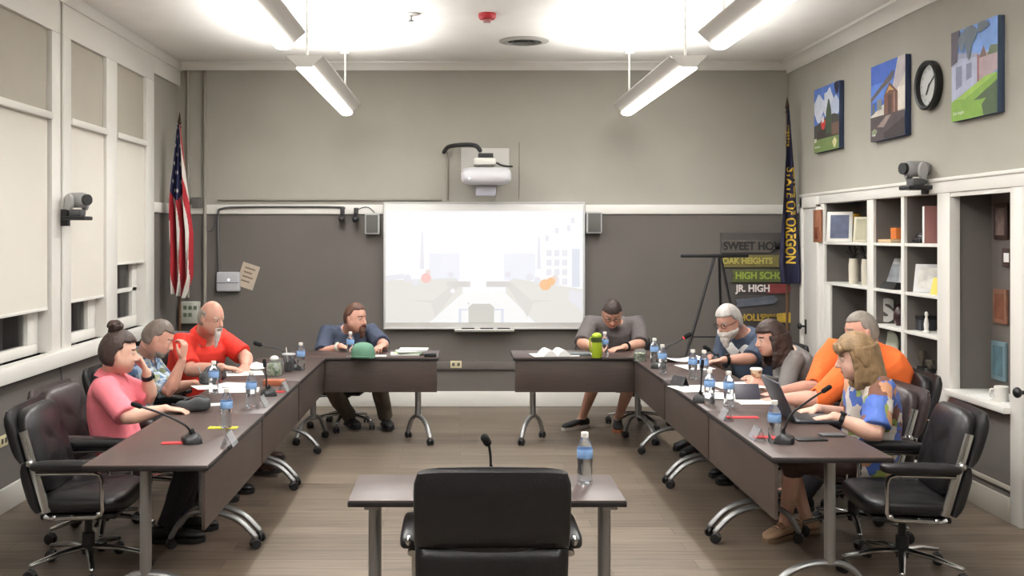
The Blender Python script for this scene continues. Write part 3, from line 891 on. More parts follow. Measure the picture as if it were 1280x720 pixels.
    def collar(self, m, open_=0.35, h=0.035, parent=None):
        """turned-down collar around the neck base with an open front"""
        mb = MB(); nk = self.p.get('neckr', 0.058)
        up = self.updir; lat = self.cr; fw = up.cross(lat).normalized()
        c0 = self.neck + up * 0.004
        n = 24; rings = []
        for j in range(n + 1):
            a = PI/2 + open_ + (2*PI - 2*open_) * j / n
            dv = lat * math.cos(a) + fw * math.sin(a)
            frontness = max(0, math.sin(a))
            drop = 0.030 * frontness ** 2
            b = c0 + dv * (nk + 0.022) - up * drop
            t = b + up * h - dv * 0.002
            o = t + dv * 0.008 - up * 0.003
            e = b + dv * (0.026 + 0.012 * frontness ** 3) - up * (0.006 + 0.022 * frontness ** 3)
            rings.append([b, t, o, e])
        mb.loft(rings)
        return mb.build('collar', m, parent or self.t, 50)
    def shoe(self, k, m, sole=None, length=0.285):
        f = self.footdir(k); x, y, z = frame(f); a = self.A[k]
        M = mtx(x, y, z, V((a.x, a.y, 0)) + V((0, 0, a.z - 0.085)))
        mb = MB(); L = length
        rings = []
        for q, w, h in ((0.0, 0.026, 0.075), (0.06, 0.036, 0.09), (0.22, 0.039, 0.098), (0.38, 0.040, 0.085), (0.55, 0.044, 0.076), (0.75, 0.049, 0.064), (0.9, 0.042, 0.056), (1.0, 0.020, 0.042)):
            yy = -0.075 + q * L
            rings.append([(w * math.copysign(abs(math.cos(b)) ** 0.7, math.cos(b)), yy, 0.018 + max(0.0, h - 0.018) * (0.5 + 0.5 * math.sin(b)) ** (0.8)) for b in [2*PI*j/16 for j in range(16)]])
        mb.loft(rings, M=M)
        sh = mb.build('shoe', m, self.t, 60)
        mb = MB()
        out = [(-0.075 + q * L, w) for q, w in ((-0.02, 0.020), (0.05, 0.037), (0.2, 0.040), (0.4, 0.039), (0.6, 0.046), (0.76, 0.051), (0.92, 0.044), (1.02, 0.02))]
        poly = [(w, yy) for yy, w in out] + [(-w, yy) for yy, w in reversed(out)]
        mb.prism(poly, 0.026, M)
        mb.build('sole', sole or M_blackp, sh, 40)
        if sole is not None:
            mb = MB()
            for j in range(4): mb.tube([M @ V((-0.018, 0.02 + j * 0.022, 0.097 - j * 0.009)), M @ V((0, 0.022 + j * 0.022, 0.103 - j * 0.009)), M @ V((0.018, 0.02 + j * 0.022, 0.097 - j * 0.009))], 0.003, 6)
            mb.build('laces', sole, sh)
        return sh
    def shell(self, name, mask, thick, m, smooth=2, fold=0.006, fsize=0.02, shape=None, label=None):
        """hair or beard: the head surface lifted where mask(d) is true"""
        d = IV
        base = head_shape(d, self.p.get('jaw', 1.0))
        mk = mask(d, base)
        faces = [f for f in IF if mk[f].sum() >= 2]
        used = sorted({i for f in faces for i in f}); mp = {u: i for i, u in enumerate(used)}
        nrm = d / np.array([[0.077, 0.099, 0.12]]) ; nrm = nrm / np.linalg.norm(nrm, axis=1)[:, None]
        th = thick(d, base) if callable(thick) else np.full(len(d), thick)
        # taper the lift towards the edge of the mask
        out = base + nrm * (th * np.where(mk, 1.0, 0.15))[:, None]
        if shape is not None: out = shape(d, out)
        inn = base - nrm * 0.006
        k = len(used)
        vv = np.concatenate([out[used], inn[used]])
        ff = [[mp[i] for i in f] for f in faces] + [[k + mp[i] for i in reversed(f)] for f in faces]
        edges = {}
        for f in faces:
            for a, b in zip(f, f[1:] + f[:1]): edges[(a, b)] = 1
        for (a, b) in edges:
            if (b, a) not in edges: ff.append([mp[b], mp[a], k + mp[a], k + mp[b]])
        me = npmesh(vv, ff, self.HM)
        tx = bpy.data.textures.new('locks', 'CLOUDS'); tx.noise_scale = fsize; tx.noise_depth = 2
        me = bake(me, [('SMOOTH', dict(factor=0.5, iterations=smooth)), ('DISPLACE', dict(texture=tx, strength=fold, mid_level=0.5, texture_coords='LOCAL'))])
        me.materials.append(m)
        me.polygons.foreach_set('use_smooth', np.ones(len(me.polygons), dtype=bool))
        return link(name, me, self.t, label)
    def glasses(self, m):
        HM = self.HM; mb = MB()
        for sd in (-1, 1):
            mb.tube([HM @ V((sd * 0.033 + 0.024 * math.cos(a), 0.103 - 0.004 * abs(math.cos(a)), 0.002 + 0.017 * math.sin(a))) for a in [2*PI*j/18 for j in range(18)]], 0.0022, 6, closed=True)
            mb.tube([HM @ V(q) for q in ((sd * 0.057, 0.099, 0.006), (sd * 0.074, 0.07, 0.006), (sd * 0.083, -0.005, 0.004), (sd * 0.081, -0.02, -0.012))], 0.0022, 6)
        mb.tube([HM @ V(q) for q in ((-0.009, 0.103, 0.005), (0, 0.107, 0.008), (0.009, 0.103, 0.005))], 0.0022, 6)
        return mb.build('glasses', m, self.t)
    def watch(self, k, m, face=None):
        W, E = self.W[k], self.E[k]; d = (W - E).normalized()
        c = W - d * 0.035
        mb = MB(); u = d.orthogonal().normalized(); w_ = d.cross(u)
        r = 0.031 * self.s * max(1, self.p.get('arm', 1.0))
        rings = [[c + d * dz + (u * math.cos(2*PI*j/20) + w_ * math.sin(2*PI*j/20)) * rr for j in range(20)] for dz, rr in ((-0.013, r), (-0.012, r + 0.003), (0.012, r + 0.003), (0.013, r))]
        mb.loft(rings)
        n = V(self.p.get('hn' + k, (0, 0, -1))).normalized() * -1; n = (n - d * n.dot(d)).normalized(); l = d.cross(n)
        mb.prism([(0.019 * math.cos(2*PI*j/16), 0.019 * math.sin(2*PI*j/16)) for j in range(16)], 0.010, mtx(d, l, n, c + n * (r - 0.001)))
        return mb.build('watch', m, self.t)

def hairline(front=0.052, side=-0.02, nape=-0.06, temple=0.0):
    """scalp mask: hair above a line that runs from the forehead past the ears to the nape"""
    def f(d, b):
        y = d[:, 1]
        z = b[:, 2]
        line = np.where(y > 0.25, front - temple * np.abs(d[:, 0]), np.interp(y, [-1, -0.3, 0.0, 0.25], [nape, nape, side + 0.012, side + (front - side) * 0.55]))
        return z > line
    return f
def hairfall(pn, m, zt, zb, rx, ry, op, thick=0.022, flare=1.12, yoff=-0.012, name='hair_lengths', fold=0.02, wave=0.05):
    """loose hair hanging round the back and sides of the head, open towards the face by the half angle op"""
    n, k = 30, 14
    rings = []
    for i in range(k + 1):
        q = i / k; z = zt + (zb - zt) * q
        fl = 1 + (flare - 1) * q
        if q > 0.85: fl *= 1 - 0.25 * ((q - 0.85) / 0.15) ** 2
        oo = op * (1 + 0.12 * math.sin(q * 4))
        ring = []
        angs = [PI/2 + oo + (2*PI - 2*oo) * j / n for j in range(n + 1)]
        for a in angs:
            w = 1 + wave * math.sin(a * 9 + q * 3) * (0.4 + q) * 0.5
            ring.append((rx * fl * w * math.cos(a), yoff + ry * fl * w * math.sin(a), z + 0.012 * math.sin(a * 7) * q))
        for a in reversed(angs):
            r2x, r2y = max(rx * fl - thick, 0.01), max(ry * fl - thick, 0.01)
            ring.append((r2x * math.cos(a), yoff + r2y * math.sin(a), z + 0.004))
        rings.append(ring)
    mb = MB().loft(rings, M=pn.HM)
    tx = bpy.data.textures.new('locks', 'CLOUDS'); tx.noise_scale = 0.03
    me = bake(mb.mesh(name, m, 0), [('REMESH', dict(mode='VOXEL', voxel_size=0.007)), ('SMOOTH', dict(factor=0.5, iterations=2)), ('DISPLACE', dict(texture=tx, strength=fold, mid_level=0.5, texture_coords='LOCAL'))])
    me.materials.clear(); me.materials.append(m)
    me.polygons.foreach_set('use_smooth', np.ones(len(me.polygons), dtype=bool))
    return link(name, me, pn.t)

def blob(pn, name, m, parts, vox=0.005, fold=0.006, fsize=0.02, frame_=None):
    """soft lump made of ellipsoids in head coordinates"""
    mb = MB(); M = frame_ or pn.HM
    for c, r in parts: mb.ell(c, r, 10, M)
    tx = bpy.data.textures.new('locks', 'CLOUDS'); tx.noise_scale = fsize
    me = bake(mb.mesh(name, m, 0), [('REMESH', dict(mode='VOXEL', voxel_size=vox)), ('SMOOTH', dict(factor=0.5, iterations=2)), ('DISPLACE', dict(texture=tx, strength=fold, mid_level=0.5, texture_coords='LOCAL'))])
    me.materials.clear(); me.materials.append(m)
    me.polygons.foreach_set('use_smooth', np.ones(len(me.polygons), dtype=bool))
    return link(name, me, pn.t)

SK = skin('fair', (200, 154, 136)); SKP = skin('pink', (194, 146, 128)); SKT = skin('tan', (192, 146, 126)); SKL = skin('light', (208, 166, 147))
HB = hairm('dark_brown', (56, 40, 35)); HG = hairm('grey_brown', (104, 92, 84)); HW = hairm('white', (206, 200, 194)); HR = hairm('reddish_brown', (84, 56, 44))
HD = hairm('short_dark', (52, 40, 36)); HBL = hairm('dark_blonde', (126, 101, 71)); HGG = hairm('steel_grey', (128, 120, 112)); HWG = hairm('white_grey', (178, 172, 168))
DARKT = cloth('dark_trousers', (34, 33, 38)); KHAKI = cloth('olive_trousers', (84, 76, 64)); NAVT = cloth('black_shorts', (38, 36, 38))
M_shoe = mat('black_shoe', (28, 27, 28), 0.5); M_brsh = mat('brown_shoe', (62, 44, 36), 0.45); M_wsole = mat('pale_sole', (196, 190, 180), 0.6)
M_frame = mat('dark_spectacle_frame', (40, 30, 28), 0.3); M_watch = mat('black_watch', (22, 22, 24), 0.35)

# 1 --- woman in pink, left row nearest the camera
p = Person('woman in a pink shirt with a dark bun, chin on her hand', (-2.2, 6.0), dict(
    who='pink', lowneck=1, xL=1, pelvis=(-1.95, 6.02, 0.48), neck=P(140, 470, 6.0), head=P(148, 440, 5.95), look=(0.93, 0.26, -0.12), face=(0.96, 0.12, 0), sh=0.155, s=0.93, bulk=1.03, arm=1.08,
    al=0.86, eR=P(163, 530, 5.72), wR=P(207, 511, 5.82), hdR=(1, 0.1, -0.12), hnR=(0, 0, -1), curlR=0.55,
    eL=P(188, 497, 6.14), wL=P(183, 465, 6.06), hdL=(-0.42, -0.1, 1), hnL=(-1, -0.5, -0.2), curlL=1.1,
    aR=(-1.66, 5.88, 0.09), aL=(-1.64, 6.12, 0.09), neckr=0.052, slouch=0.07))
p.body(SKL, HB)
PINK = cloth('pink', (226, 122, 134))
s_ = p.shirt(PINK, 0.95, 0.014); p.collar(PINK, 0.3, 0.03, s_)
p.trousers(DARKT); [p.shoe(k, M_shoe) for k in 'RL']
p.shell('hair', hairline(0.062, 0.0, -0.075), 0.014, HB, 2, 0.004)
blob(p, 'hair_bun', HB, [((0, -0.035, 0.145), (0.05, 0.046, 0.036)), ((0.02, -0.03, 0.158), (0.026, 0.03, 0.024)), ((0, -0.04, 0.118), (0.034, 0.034, 0.024))], fold=0.016)
p.watch('L', M_watch)

# 2 --- man in a floral shirt
p = Person('man in a blue floral shirt with short grey hair, hand raised to his face', (-2.25, 6.92), dict(
    who='floral', lowneck=1, xR=1, xL=1, pelvis=(-2.20, 6.93, 0.49), neck=P(181, 446, 6.92), head=P(197, 422, 6.82), look=(0.88, 0.12, -0.42), face=(0.95, -0.05, 0), sh=0.18, s=0.97, bulk=1.1,
    al=0.86, eR=P(212, 489, 6.62), wR=P(228, 450, 6.62), hdR=(0.15, 0.0, 1), hnR=(-1, 0.3, 0), curlR=1.0,
    eL=P(212, 486, 7.08), wL=P(244, 479, 6.98), hdL=(1, -0.1, -0.2), hnL=(0.1, -0.3, -1), curlL=0.8,
    aR=(-1.66, 6.8, 0.09), aL=(-1.6, 7.02, 0.09), slouch=0.09))
p.body(SKP, HG)
FLB = patch_mat('cloth_blue_floral', [(0.0, (136, 156, 178)), (0.3, (78, 104, 140)), (0.5, (120, 128, 96)), (0.62, (176, 188, 200)), (0.8, (60, 78, 110)), (0.9, (150, 150, 140))], 34)
s_ = p.shirt(FLB, 0.9, 0.016, fold=0.012); p.collar(FLB, 0.35, 0.03, s_)
p.trousers(DARKT); [p.shoe(k, M_shoe) for k in 'RL']
p.shell('hair', hairline(0.066, 0.002, -0.055), 0.007, HG, 2, 0.003, 0.012)
p.shell('stubble_beard', lambda d, b: (d[:, 1] > 0.15) & (b[:, 2] < -0.074) & (b[:, 2] > -0.118), 0.004, HGG, 1, 0.002, 0.01)

# 3 --- man in red polo
p = Person('bald man in a red polo shirt with a long white goatee', (-2.08, 7.98), dict(
    who='red', lowneck=1, pelvis=(-2.08, 8.0, 0.50), neck=P(256, 420, 7.88), head=P(264, 397, 7.74), look=(0.82, -0.50, -0.26), face=(0.82, -0.55, 0), sh=0.205, s=1.0, bulk=1.28, belly=1.15, arm=1.2,
    al=0.9, eR=P(240, 474, 7.5), wR=P(277, 459, 7.52), hdR=(1, 0.12, -0.12), hnR=(0, 0, -1), curlR=0.45,
    eL=P(316, 450, 7.98), wL=P(306, 457, 7.72), hdL=(0.2, -0.9, -0.15), hnL=(0, -0.1, -1), curlL=0.5,
    aR=(-1.50, 7.55, 0.09), aL=(-1.33, 7.38, 0.11), kR=(-1.65, 7.6, 0.6), kL=(-1.5, 7.6, 0.6), neckr=0.068, hs=1.04, foot=(0.95, -0.2, 0.1)))
p.body(SKP, HW)
REDC = cloth('red', (214, 52, 40))
s_ = p.shirt(REDC, 0.85, 0.016, fold=0.012); p.collar(REDC, 0.55, 0.036, s_)
p.trousers(DARKT); p.shoe('R', M_brsh); p.shoe('L', M_brsh)
p.shell('side_hair', lambda d, b: (d[:, 1] < 0.12) & (b[:, 2] > -0.055) & (b[:, 2] < 0.048), 0.006, HGG, 2, 0.003, 0.012)
blob(p, 'goatee', HW, [((0, 0.092, -0.098), (0.027, 0.02, 0.03)), ((0, 0.094, -0.128), (0.021, 0.018, 0.034)), ((0, 0.096, -0.165), (0.012, 0.012, 0.034)), ((0, 0.1, -0.050), (0.03, 0.012, 0.008)), ((0.026, 0.092, -0.066), (0.008, 0.011, 0.02)), ((-0.026, 0.092, -0.066), (0.008, 0.011, 0.02))])
p.watch('R', M_watch)

# 4 --- man in navy at the back
p = Person('bearded man in a navy shirt at the back table looking right', (-1.0, 9.5), dict(
    pelvis=(-1.02, 9.55, 0.48), neck=P(437, 411, 9.32), head=P(444, 397, 9.2), look=(0.80, -0.58, -0.1), face=(0.22, -0.97, 0), sh=0.205, s=1.0, bulk=1.28, belly=1.1, arm=1.15,
    al=0.88, eR=P(400, 446, 9.1), wR=P(426, 433, 8.97), hdR=(0.85, -0.45, -0.12), hnR=(0, 0, -1), curlR=0.5,
    eL=P(488, 442, 9.2), wL=P(480, 431, 8.95), hdL=(-0.35, -0.9, -0.1), hnL=(0, 0, -1), curlL=0.6,
    aR=P(437, 520, 9.40), aL=P(482, 521, 9.38), kR=(-1.2, 9.05, 0.6), kL=(-0.72, 9.05, 0.6), fR=(0.45, -0.9, 0), fL=(0.25, -0.95, 0), neckr=0.066, hs=1.08))
p.body(SKP, HR)
NAVY = cloth('navy', (58, 66, 84))
p.shirt(NAVY, 0.9, 0.016, fold=0.012)
p.trousers(KHAKI, flare=0.02); [p.shoe(k, M_shoe) for k in 'RL']
p.shell('hair', hairline(0.078, 0.0, -0.05, 0.01), 0.008, HR, 2, 0.004, 0.014)
blob(p, 'goatee', HR, [((0, 0.088, -0.098), (0.034, 0.022, 0.030)), ((0, 0.088, -0.128), (0.026, 0.020, 0.03)), ((0, 0.1, -0.050), (0.03, 0.012, 0.008)), ((0.028, 0.09, -0.07), (0.009, 0.012, 0.022)), ((-0.028, 0.09, -0.07), (0.009, 0.012, 0.022))])
p.watch('R', mat('pale_watch', (200, 196, 186), 0.3))

# 5 --- man in grey tee
p = Person('man in a grey tee and shorts looking down at the back table', (1.42, 9.55), dict(
    pelvis=(1.42, 9.62, 0.48), neck=P(768, 400, 9.34), head=P(765, 391, 9.16), look=(-0.06, -0.80, -0.60), face=(-0.08, -1, 0), sh=0.215, s=1.0, bulk=1.25, belly=1.1, arm=1.15,
    al=0.9, eR=P(718, 440, 9.15), wR=P(743, 434, 8.97), hdR=(0.8, -0.5, -0.1), hnR=(0.2, 0, -1), curlR=0.7,
    eL=P(812, 438, 9.15), wL=P(780, 434, 8.97), hdL=(-0.85, -0.4, -0.1), hnL=(-0.2, 0, -1), curlL=0.7,
    aR=(1.10, 9.38, 0.09), aL=(1.42, 9.36, 0.09), kR=(1.2, 9.0, 0.6), kL=(1.55, 9.0, 0.6), fR=(-0.78, -0.62, 0), fL=(-0.15, -1, 0), neckr=0.066, hs=1.04))
p.body(SKT, HD)
GREYT = cloth('charcoal_grey', (92, 86, 86))
p.shirt(GREYT, 0.95, 0.016, fold=0.014)
p.trousers(NAVT, 1.12, 0.016, 'shorts', 0.0)
M_orsole = mat('orange_sole', (176, 110, 76), 0.6)
p.shoe('R', M_shoe, M_wsole, 0.31); p.shoe('L', M_shoe, M_orsole, 0.31)
p.shell('hair', hairline(0.058, 0.01, -0.05, 0.012), 0.009, HD, 2, 0.004, 0.012)
p.glasses(M_frame)
p.watch('L', M_watch)

# 6 --- white-bearded man
p = Person('white-bearded man in a navy shirt with a white print, glasses', (2.42, 8.36), dict(
    pelvis=(2.44, 8.38, 0.50), neck=P(927, 416, 8.34), head=P(911, 401, 8.24), look=(-0.78, -0.50, -0.38), face=(-0.80, -0.60, 0), sh=0.20, s=0.98, bulk=1.22, belly=1.1, arm=1.12,
    al=0.88, eL=P(934, 462, 7.95), wL=P(904, 450, 8.0), hdL=(-1, 0.1, -0.15), hnL=(0, 0, -1), curlL=0.5,
    eR=P(908, 452, 8.6), wR=P(888, 447, 8.30), hdR=(-0.85, -0.5, -0.1), hnR=(0, 0, -1), curlR=0.6,
    aR=(1.9, 8.5, 0.09), aL=(1.9, 8.25, 0.09), neckr=0.066, hs=1.06, slouch=0.09))
p.body(SKP, HWG)
NAV2 = cloth('washed_navy', (62, 72, 90))
s_ = p.shirt(NAV2, 0.95, 0.016, fold=0.012)
# white print on the chest of the shirt
def chest_print(pn, m, shapes, t0=0.45):
    dg = None
    mb = MB()
    up = (pn.sp(0.85) - pn.sp(0.45)).normalized(); lat = pn.cr; fw = up.cross(lat).normalized()
    from mathutils.bvhtree import BVHTree
    bv = BVHTree.FromPolygons([v.co[:] for v in s_.data.vertices], [q.vertices[:] for q in s_.data.polygons])
    def proj(a, b):
        o = pn.sp(0.62) + lat * a + up * b + fw * 0.5
        h = bv.ray_cast(o, -fw)
        return (h[0] if h[0] is not None else o - fw * 0.36) + fw * 0.005
    for poly in shapes:
        ca, cb = sum(q[0] for q in poly) / len(poly), sum(q[1] for q in poly) / len(poly)
        prev = None; n = len(poly)
        for k in range(1, 6):
            ring = [mb.bm.verts.new(proj(ca + (a - ca) * k / 5, cb + (b - cb) * k / 5)) for a, b in poly]
            if prev is None: mb.face(ring)
            else:
                for q in range(n): mb.face([prev[q], prev[(q + 1) % n], ring[(q + 1) % n], ring[q]])
            prev = ring
    me = bake(mb.mesh('print', m, 0), [('SOLIDIFY', dict(thickness=0.0015))])
    me.materials.clear(); me.materials.append(m)
    return link('chest_print', me, s_)
chest_print(p, mat('white_print', (220, 220, 220), 0.8), [[(0.06 + 0.075 * math.cos(a) * (1 + 0.25 * math.sin(3*a)), 0.10 + 0.05 * math.sin(a) * (1 + 0.3 * math.cos(4*a))) for a in [2*PI*j/18 for j in range(18)]],
                                     [(-0.08 + 0.05 * math.cos(a) * (1 + 0.3 * math.sin(4*a)), 0.10 + 0.06 * math.sin(a)) for a in [2*PI*j/16 for j in range(16)]]])
p.trousers(DARKT); [p.shoe(k, M_shoe) for k in 'RL']
p.shell('hair', hairline(0.066, 0.0, -0.06, 0.01), 0.014, HWG, 2, 0.006, 0.016)
p.shell('beard', lambda d, b: (d[:, 1] > -0.05) & (b[:, 2] < -0.048 - 0.02 * (d[:, 1] > 0.8) * 0), lambda d, b: 0.012 + 0.012 * np.clip(d[:, 1], 0, 1), HW, 2, 0.008, 0.016)
blob(p, 'chin_beard', HW, [((0, 0.088, -0.112), (0.042, 0.03, 0.036)), ((0, 0.094, -0.145), (0.028, 0.022, 0.034)), ((0, 0.102, -0.05), (0.032, 0.012, 0.009))])
p.glasses(M_frame); p.watch('L', M_watch)

# 7 --- woman in grey sweater
p = Person('dark-haired woman in a grey long-sleeved sweater leaning on her elbow', (2.5, 7.42), dict(
    who='greyw', xL=1, xR=1, pelvis=(2.46, 7.44, 0.50), neck=P(985, 439, 7.36), head=P(964, 423, 7.28), look=(-0.96, -0.12, -0.16), face=(-0.96, -0.22, 0), sh=0.15, s=0.94, bulk=1.0,
    al=0.9, soL=(-0.07, -0.02, 0), eL=P(980, 493, 7.05), wL=P(956, 487, 6.9), hdL=(-0.75, 0.1, 0.45), hnL=(0.2, 0.8, -0.4), curlL=0.7,
    eR=P(976, 482, 7.45), wR=P(947, 474, 7.25), hdR=(-0.9, -0.3, 0.2), hnR=(0.1, -0.3, -1), curlR=0.7,
    aR=(2.0, 7.5, 0.09), aL=(2.0, 7.3, 0.09), neckr=0.05, slouch=0.09))
p.body(SK, HB)
GREYS = cloth('grey_knit', (118, 114, 112))
p.shirt(GREYS, 1.85, 0.013, fold=0.010, name='sweater')
p.trousers(DARKT); [p.shoe(k, M_shoe) for k in 'RL']
p.shell('hair', hairline(0.050, -0.02, -0.08), 0.020, HB, 2, 0.008)
hairfall(p, HB, 0.03, -0.20, 0.098, 0.122, 1.0, flare=1.15)

# 8 --- man in orange tee
p = Person('grey-haired man in an orange tee leaning on the table behind the blonde woman', (2.76, 6.72), dict(
    who='orange', xL=1, xR=1, pelvis=(2.80, 6.74, 0.50), neck=P(1082, 437, 6.68), head=P(1077, 414, 6.58), look=(-0.96, -0.05, -0.14), face=(-0.93, -0.22, 0), sh=0.205, s=1.02, bulk=1.28, belly=1.1, arm=1.32,
    soL=(-0.21, -0.08, 0.0), soR=(-0.12, 0, 0),
    al=0.98, eL=P(1022, 501, 6.22), wL=P(975, 499, 6.28), hdL=(-1, 0.15, -0.12), hnL=(0, 0, -1), curlL=0.5,
    eR=P(1018, 486, 6.7), wR=P(972, 491, 6.55), hdR=(-0.9, -0.4, -0.1), hnR=(0, 0, -1), curlR=0.5,
    aR=(2.15, 6.8, 0.09), aL=(2.15, 6.55, 0.09), neckr=0.066, hs=1.04, slouch=0.10))
p.body(SKP, HGG)
ORG = cloth('orange', (222, 104, 44))
p.shirt(ORG, 1.02, 0.017, fold=0.012)
p.trousers(DARKT); [p.shoe(k, M_shoe) for k in 'RL']
p.shell('hair', hairline(0.068, 0.0, -0.06), 0.006, HGG, 2, 0.003, 0.012)

# 9 --- blonde woman in a patterned blouse
p = Person('blonde woman in a bright patterned blouse typing on a laptop', (2.38, 5.86), dict(
    who='blonde', xL=1, xR=1, pelvis=(2.29, 5.88, 0.48), neck=P(1085, 471, 5.74), head=P(1071, 446, 5.66), look=(-0.95, 0.16, -0.2), face=(-0.96, 0.05, 0), sh=0.16, s=0.95, bulk=1.1, arm=1.15,
    al=0.9, eL=P(1094, 543, 5.48), wL=P(1043, 521, 5.54), hdL=(-1, 0.12, -0.15), hnL=(0, 0, -1), curlL=0.45,
    eR=P(1064, 522, 6.02), wR=P(1022, 511, 5.78), hdR=(-1, -0.1, -0.15), hnR=(0, 0, -1), curlR=0.45,
    aR=(2.02, 6.06, 0.09), aL=P(981, 654, 5.98), kL=(1.9, 5.8, 0.62), kR=(1.9, 6.0, 0.62), fL=(-0.80, -0.6, 0), fR=(-0.9, -0.3, 0), neckr=0.054))
p.body(SKL, HBL)
FLC = patch_mat('cloth_bright_patches', [(0.0, (72, 100, 176)), (0.24, (206, 196, 184)), (0.38, (112, 72, 58)), (0.52, (136, 150, 76)), (0.64, (78, 108, 182)), (0.78, (190, 138, 104)), (0.9, (214, 208, 200))], 13, 0.6)
p.shirt(FLC, 0.85, 0.018, fold=0.014, name='blouse')
p.trousers(cloth('brown_capri', (58, 40, 36)), 1.25, 0.014, 'capri_trousers', 0.0)
M_sand = mat('tan_sandal', (172, 140, 112), 0.5); M_sole2 = mat('tan_sole', (120, 96, 76), 0.6)
for k in 'RL': p.shoe(k, M_sand, M_sole2, 0.25)
p.shell('hair', hairline(0.044, -0.03, -0.08), 0.022, HBL, 2, 0.008)
hairfall(p, HBL, 0.06, -0.165, 0.092, 0.114, 0.95, flare=1.06, fold=0.009, wave=0.035)
blob(p, 'fringe', HBL, [((0.035, 0.085, 0.062), (0.045, 0.022, 0.034)), ((-0.035, 0.085, 0.062), (0.045, 0.022, 0.034)), ((0.0, 0.09, 0.052), (0.05, 0.016, 0.022))], fold=0.012)
p.watch('L', M_watch)
# ------------------------------------------------------------------ wall-mounted things, back wall
def wallbox(name, label, cat, x0, x1, y0, y1, depth, m, bev=0.006, Yw=YB, group=None):
    """box on the back wall spanning the given photo pixels"""
    a, b = P(x0, y0, Yw - 0.001), P(x1, y1, Yw - 0.001)
    mb = MB().box(a.x, b.x, Yw - 0.001 - depth, Yw - 0.001, b.z, a.z, bev)
    o = mb.build(name, m); return tag(o, label, cat, group)

# interactive whiteboard with the projected picture
wb = thing('whiteboard', 'wide white interactive board showing a washed-out projected picture', 'whiteboard', (0.245, YB - 0.001, 0.79))
BW, BH = 2.035, 1.285
mb = MB().box(-BW/2, BW/2, -0.055, 0, 0, BH, 0.006)
mb.build('board', mat('board_white', (222, 221, 218), 0.35), wb)
fr = MB()
for a in ((-BW/2, BW/2, 0, 0.014), (-BW/2, BW/2, BH - 0.014, BH)): fr.box(a[0], a[1], -0.062, -0.05, a[2], a[3], 0.002)
for a in ((-BW/2, -BW/2 + 0.014), (BW/2 - 0.014, BW/2)): fr.box(a[0], a[1], -0.062, -0.05, 0.014, BH - 0.014, 0.002)
fr.build('frame', mat('board_frame', (196, 196, 196), 0.4), wb)
def em(name, rgb, e=0.93):
    m = mat('projected_' + name, rgb, 0.7, emit=e, spec=0.1)
    m.node_tree.nodes['Principled BSDF'].inputs['Base Color'].default_value = (*[v * 0.12 for v in lin(rgb)], 1)
    return m
IMG = [em('white', (252, 252, 255)), em('wall', (242, 243, 250)), em('table', (228, 225, 221)), em('floor', (250, 250, 250)), em('chair', (214, 212, 205)),
       em('red', (248, 206, 200)), em('orange', (250, 205, 160)), em('grey', (236, 235, 240)), em('border', (234, 232, 227)), em('skin', (240, 226, 220)), em('leg', (228, 231, 240))]
mb = MB()
def ip(m, z, pts):
    """polygon in picture fractions (u right, v down), z the layer"""
    mb.m = m
    mb.poly([(-BW/2 + 0.022 + u * (BW - 0.044), -0.0565 - 0.0006 * z, BH - 0.09 - v * (BH - 0.155)) for u, v in pts])
def ir(m, z, u0, v0, u1, v1): ip(m, z, [(u0, v0), (u1, v0), (u1, v1), (u0, v1)])
ir(0, 0, 0, 0, 1, 1.0)
ir(1, 1, 0.22, 0.38, 0.375, 0.62); ir(1, 1, 0.60, 0.38, 0.76, 0.62)
ip(3, 2, [(0.22, 1), (0.40, 0.72), (0.60, 0.72), (0.76, 1)])
ip(8, 1, [(0, 0.62), (0.36, 0.60), (0.40, 0.72), (0.22, 1), (0, 1)]); ip(8, 1, [(1, 0.7), (0.64, 0.60), (0.60, 0.72), (0.76, 1), (1, 1)])
ip(2, 3, [(0.12, 0.80), (0.24, 0.80), (0.36, 0.63), (0.42, 0.63), (0.42, 0.67), (0.37, 0.68), (0.25, 0.95), (0.23, 0.82)])
ip(2, 3, [(0.86, 0.80), (0.74, 0.80), (0.63, 0.63), (0.51, 0.63), (0.51, 0.67), (0.62, 0.68), (0.72, 0.95), (0.75, 0.82)])
ir(2, 3, 0.31, 0.63, 0.43, 0.68); ir(2, 3, 0.51, 0.63, 0.63, 0.68)
for x in (0.34, 0.40, 0.54, 0.60): ip(0, 4, [(x + 0.012 * math.cos(a), 0.715 + 0.02 * math.sin(a)) for a in [PI*k/5 for k in range(10)]])
ir(2, 4, 0.415, 0.82, 0.5 - 0.085 + 0.01, 0.835)
ip(4, 6, [(0.42, 1), (0.42, 0.86), (0.44, 0.83), (0.53, 0.83), (0.55, 0.86), (0.55, 1)])
for x in (0.37, 0.585): ir(10, 5, x, 0.88, x + 0.014, 1)
ir(10, 5, 0.37, 0.875, 0.60, 0.89)
for (u, v, r, m) in ((0.205, 0.60, 0.026, 5), (0.215, 0.545, 0.013, 9), (0.11, 0.60, 0.02, 7), (0.15, 0.64, 0.02, 7), (0.33, 0.57, 0.015, 7), (0.62, 0.57, 0.015, 7), (0.73, 0.59, 0.02, 7), (0.77, 0.62, 0.018, 7), (0.81, 0.66, 0.03, 6), (0.86, 0.60, 0.016, 9), (0.84, 0.63, 0.022, 6)):
    ip(m, 5, [(u + r * math.cos(a), v + 1.7 * r * math.sin(a)) for a in [2*PI*k/12 for k in range(12)]])
ip(7, 4, [(0.182, 0.18), (0.19, 0.2), (0.195, 0.52), (0.172, 0.52)]); ip(7, 4, [(0.773, 0.22), (0.782, 0.24), (0.787, 0.52), (0.768, 0.52)])
for i in range(3):
    for j in range(4): ir(7, 4, 0.815 + i * 0.04, 0.35 + j * 0.085, 0.842 + i * 0.04, 0.405 + j * 0.085)
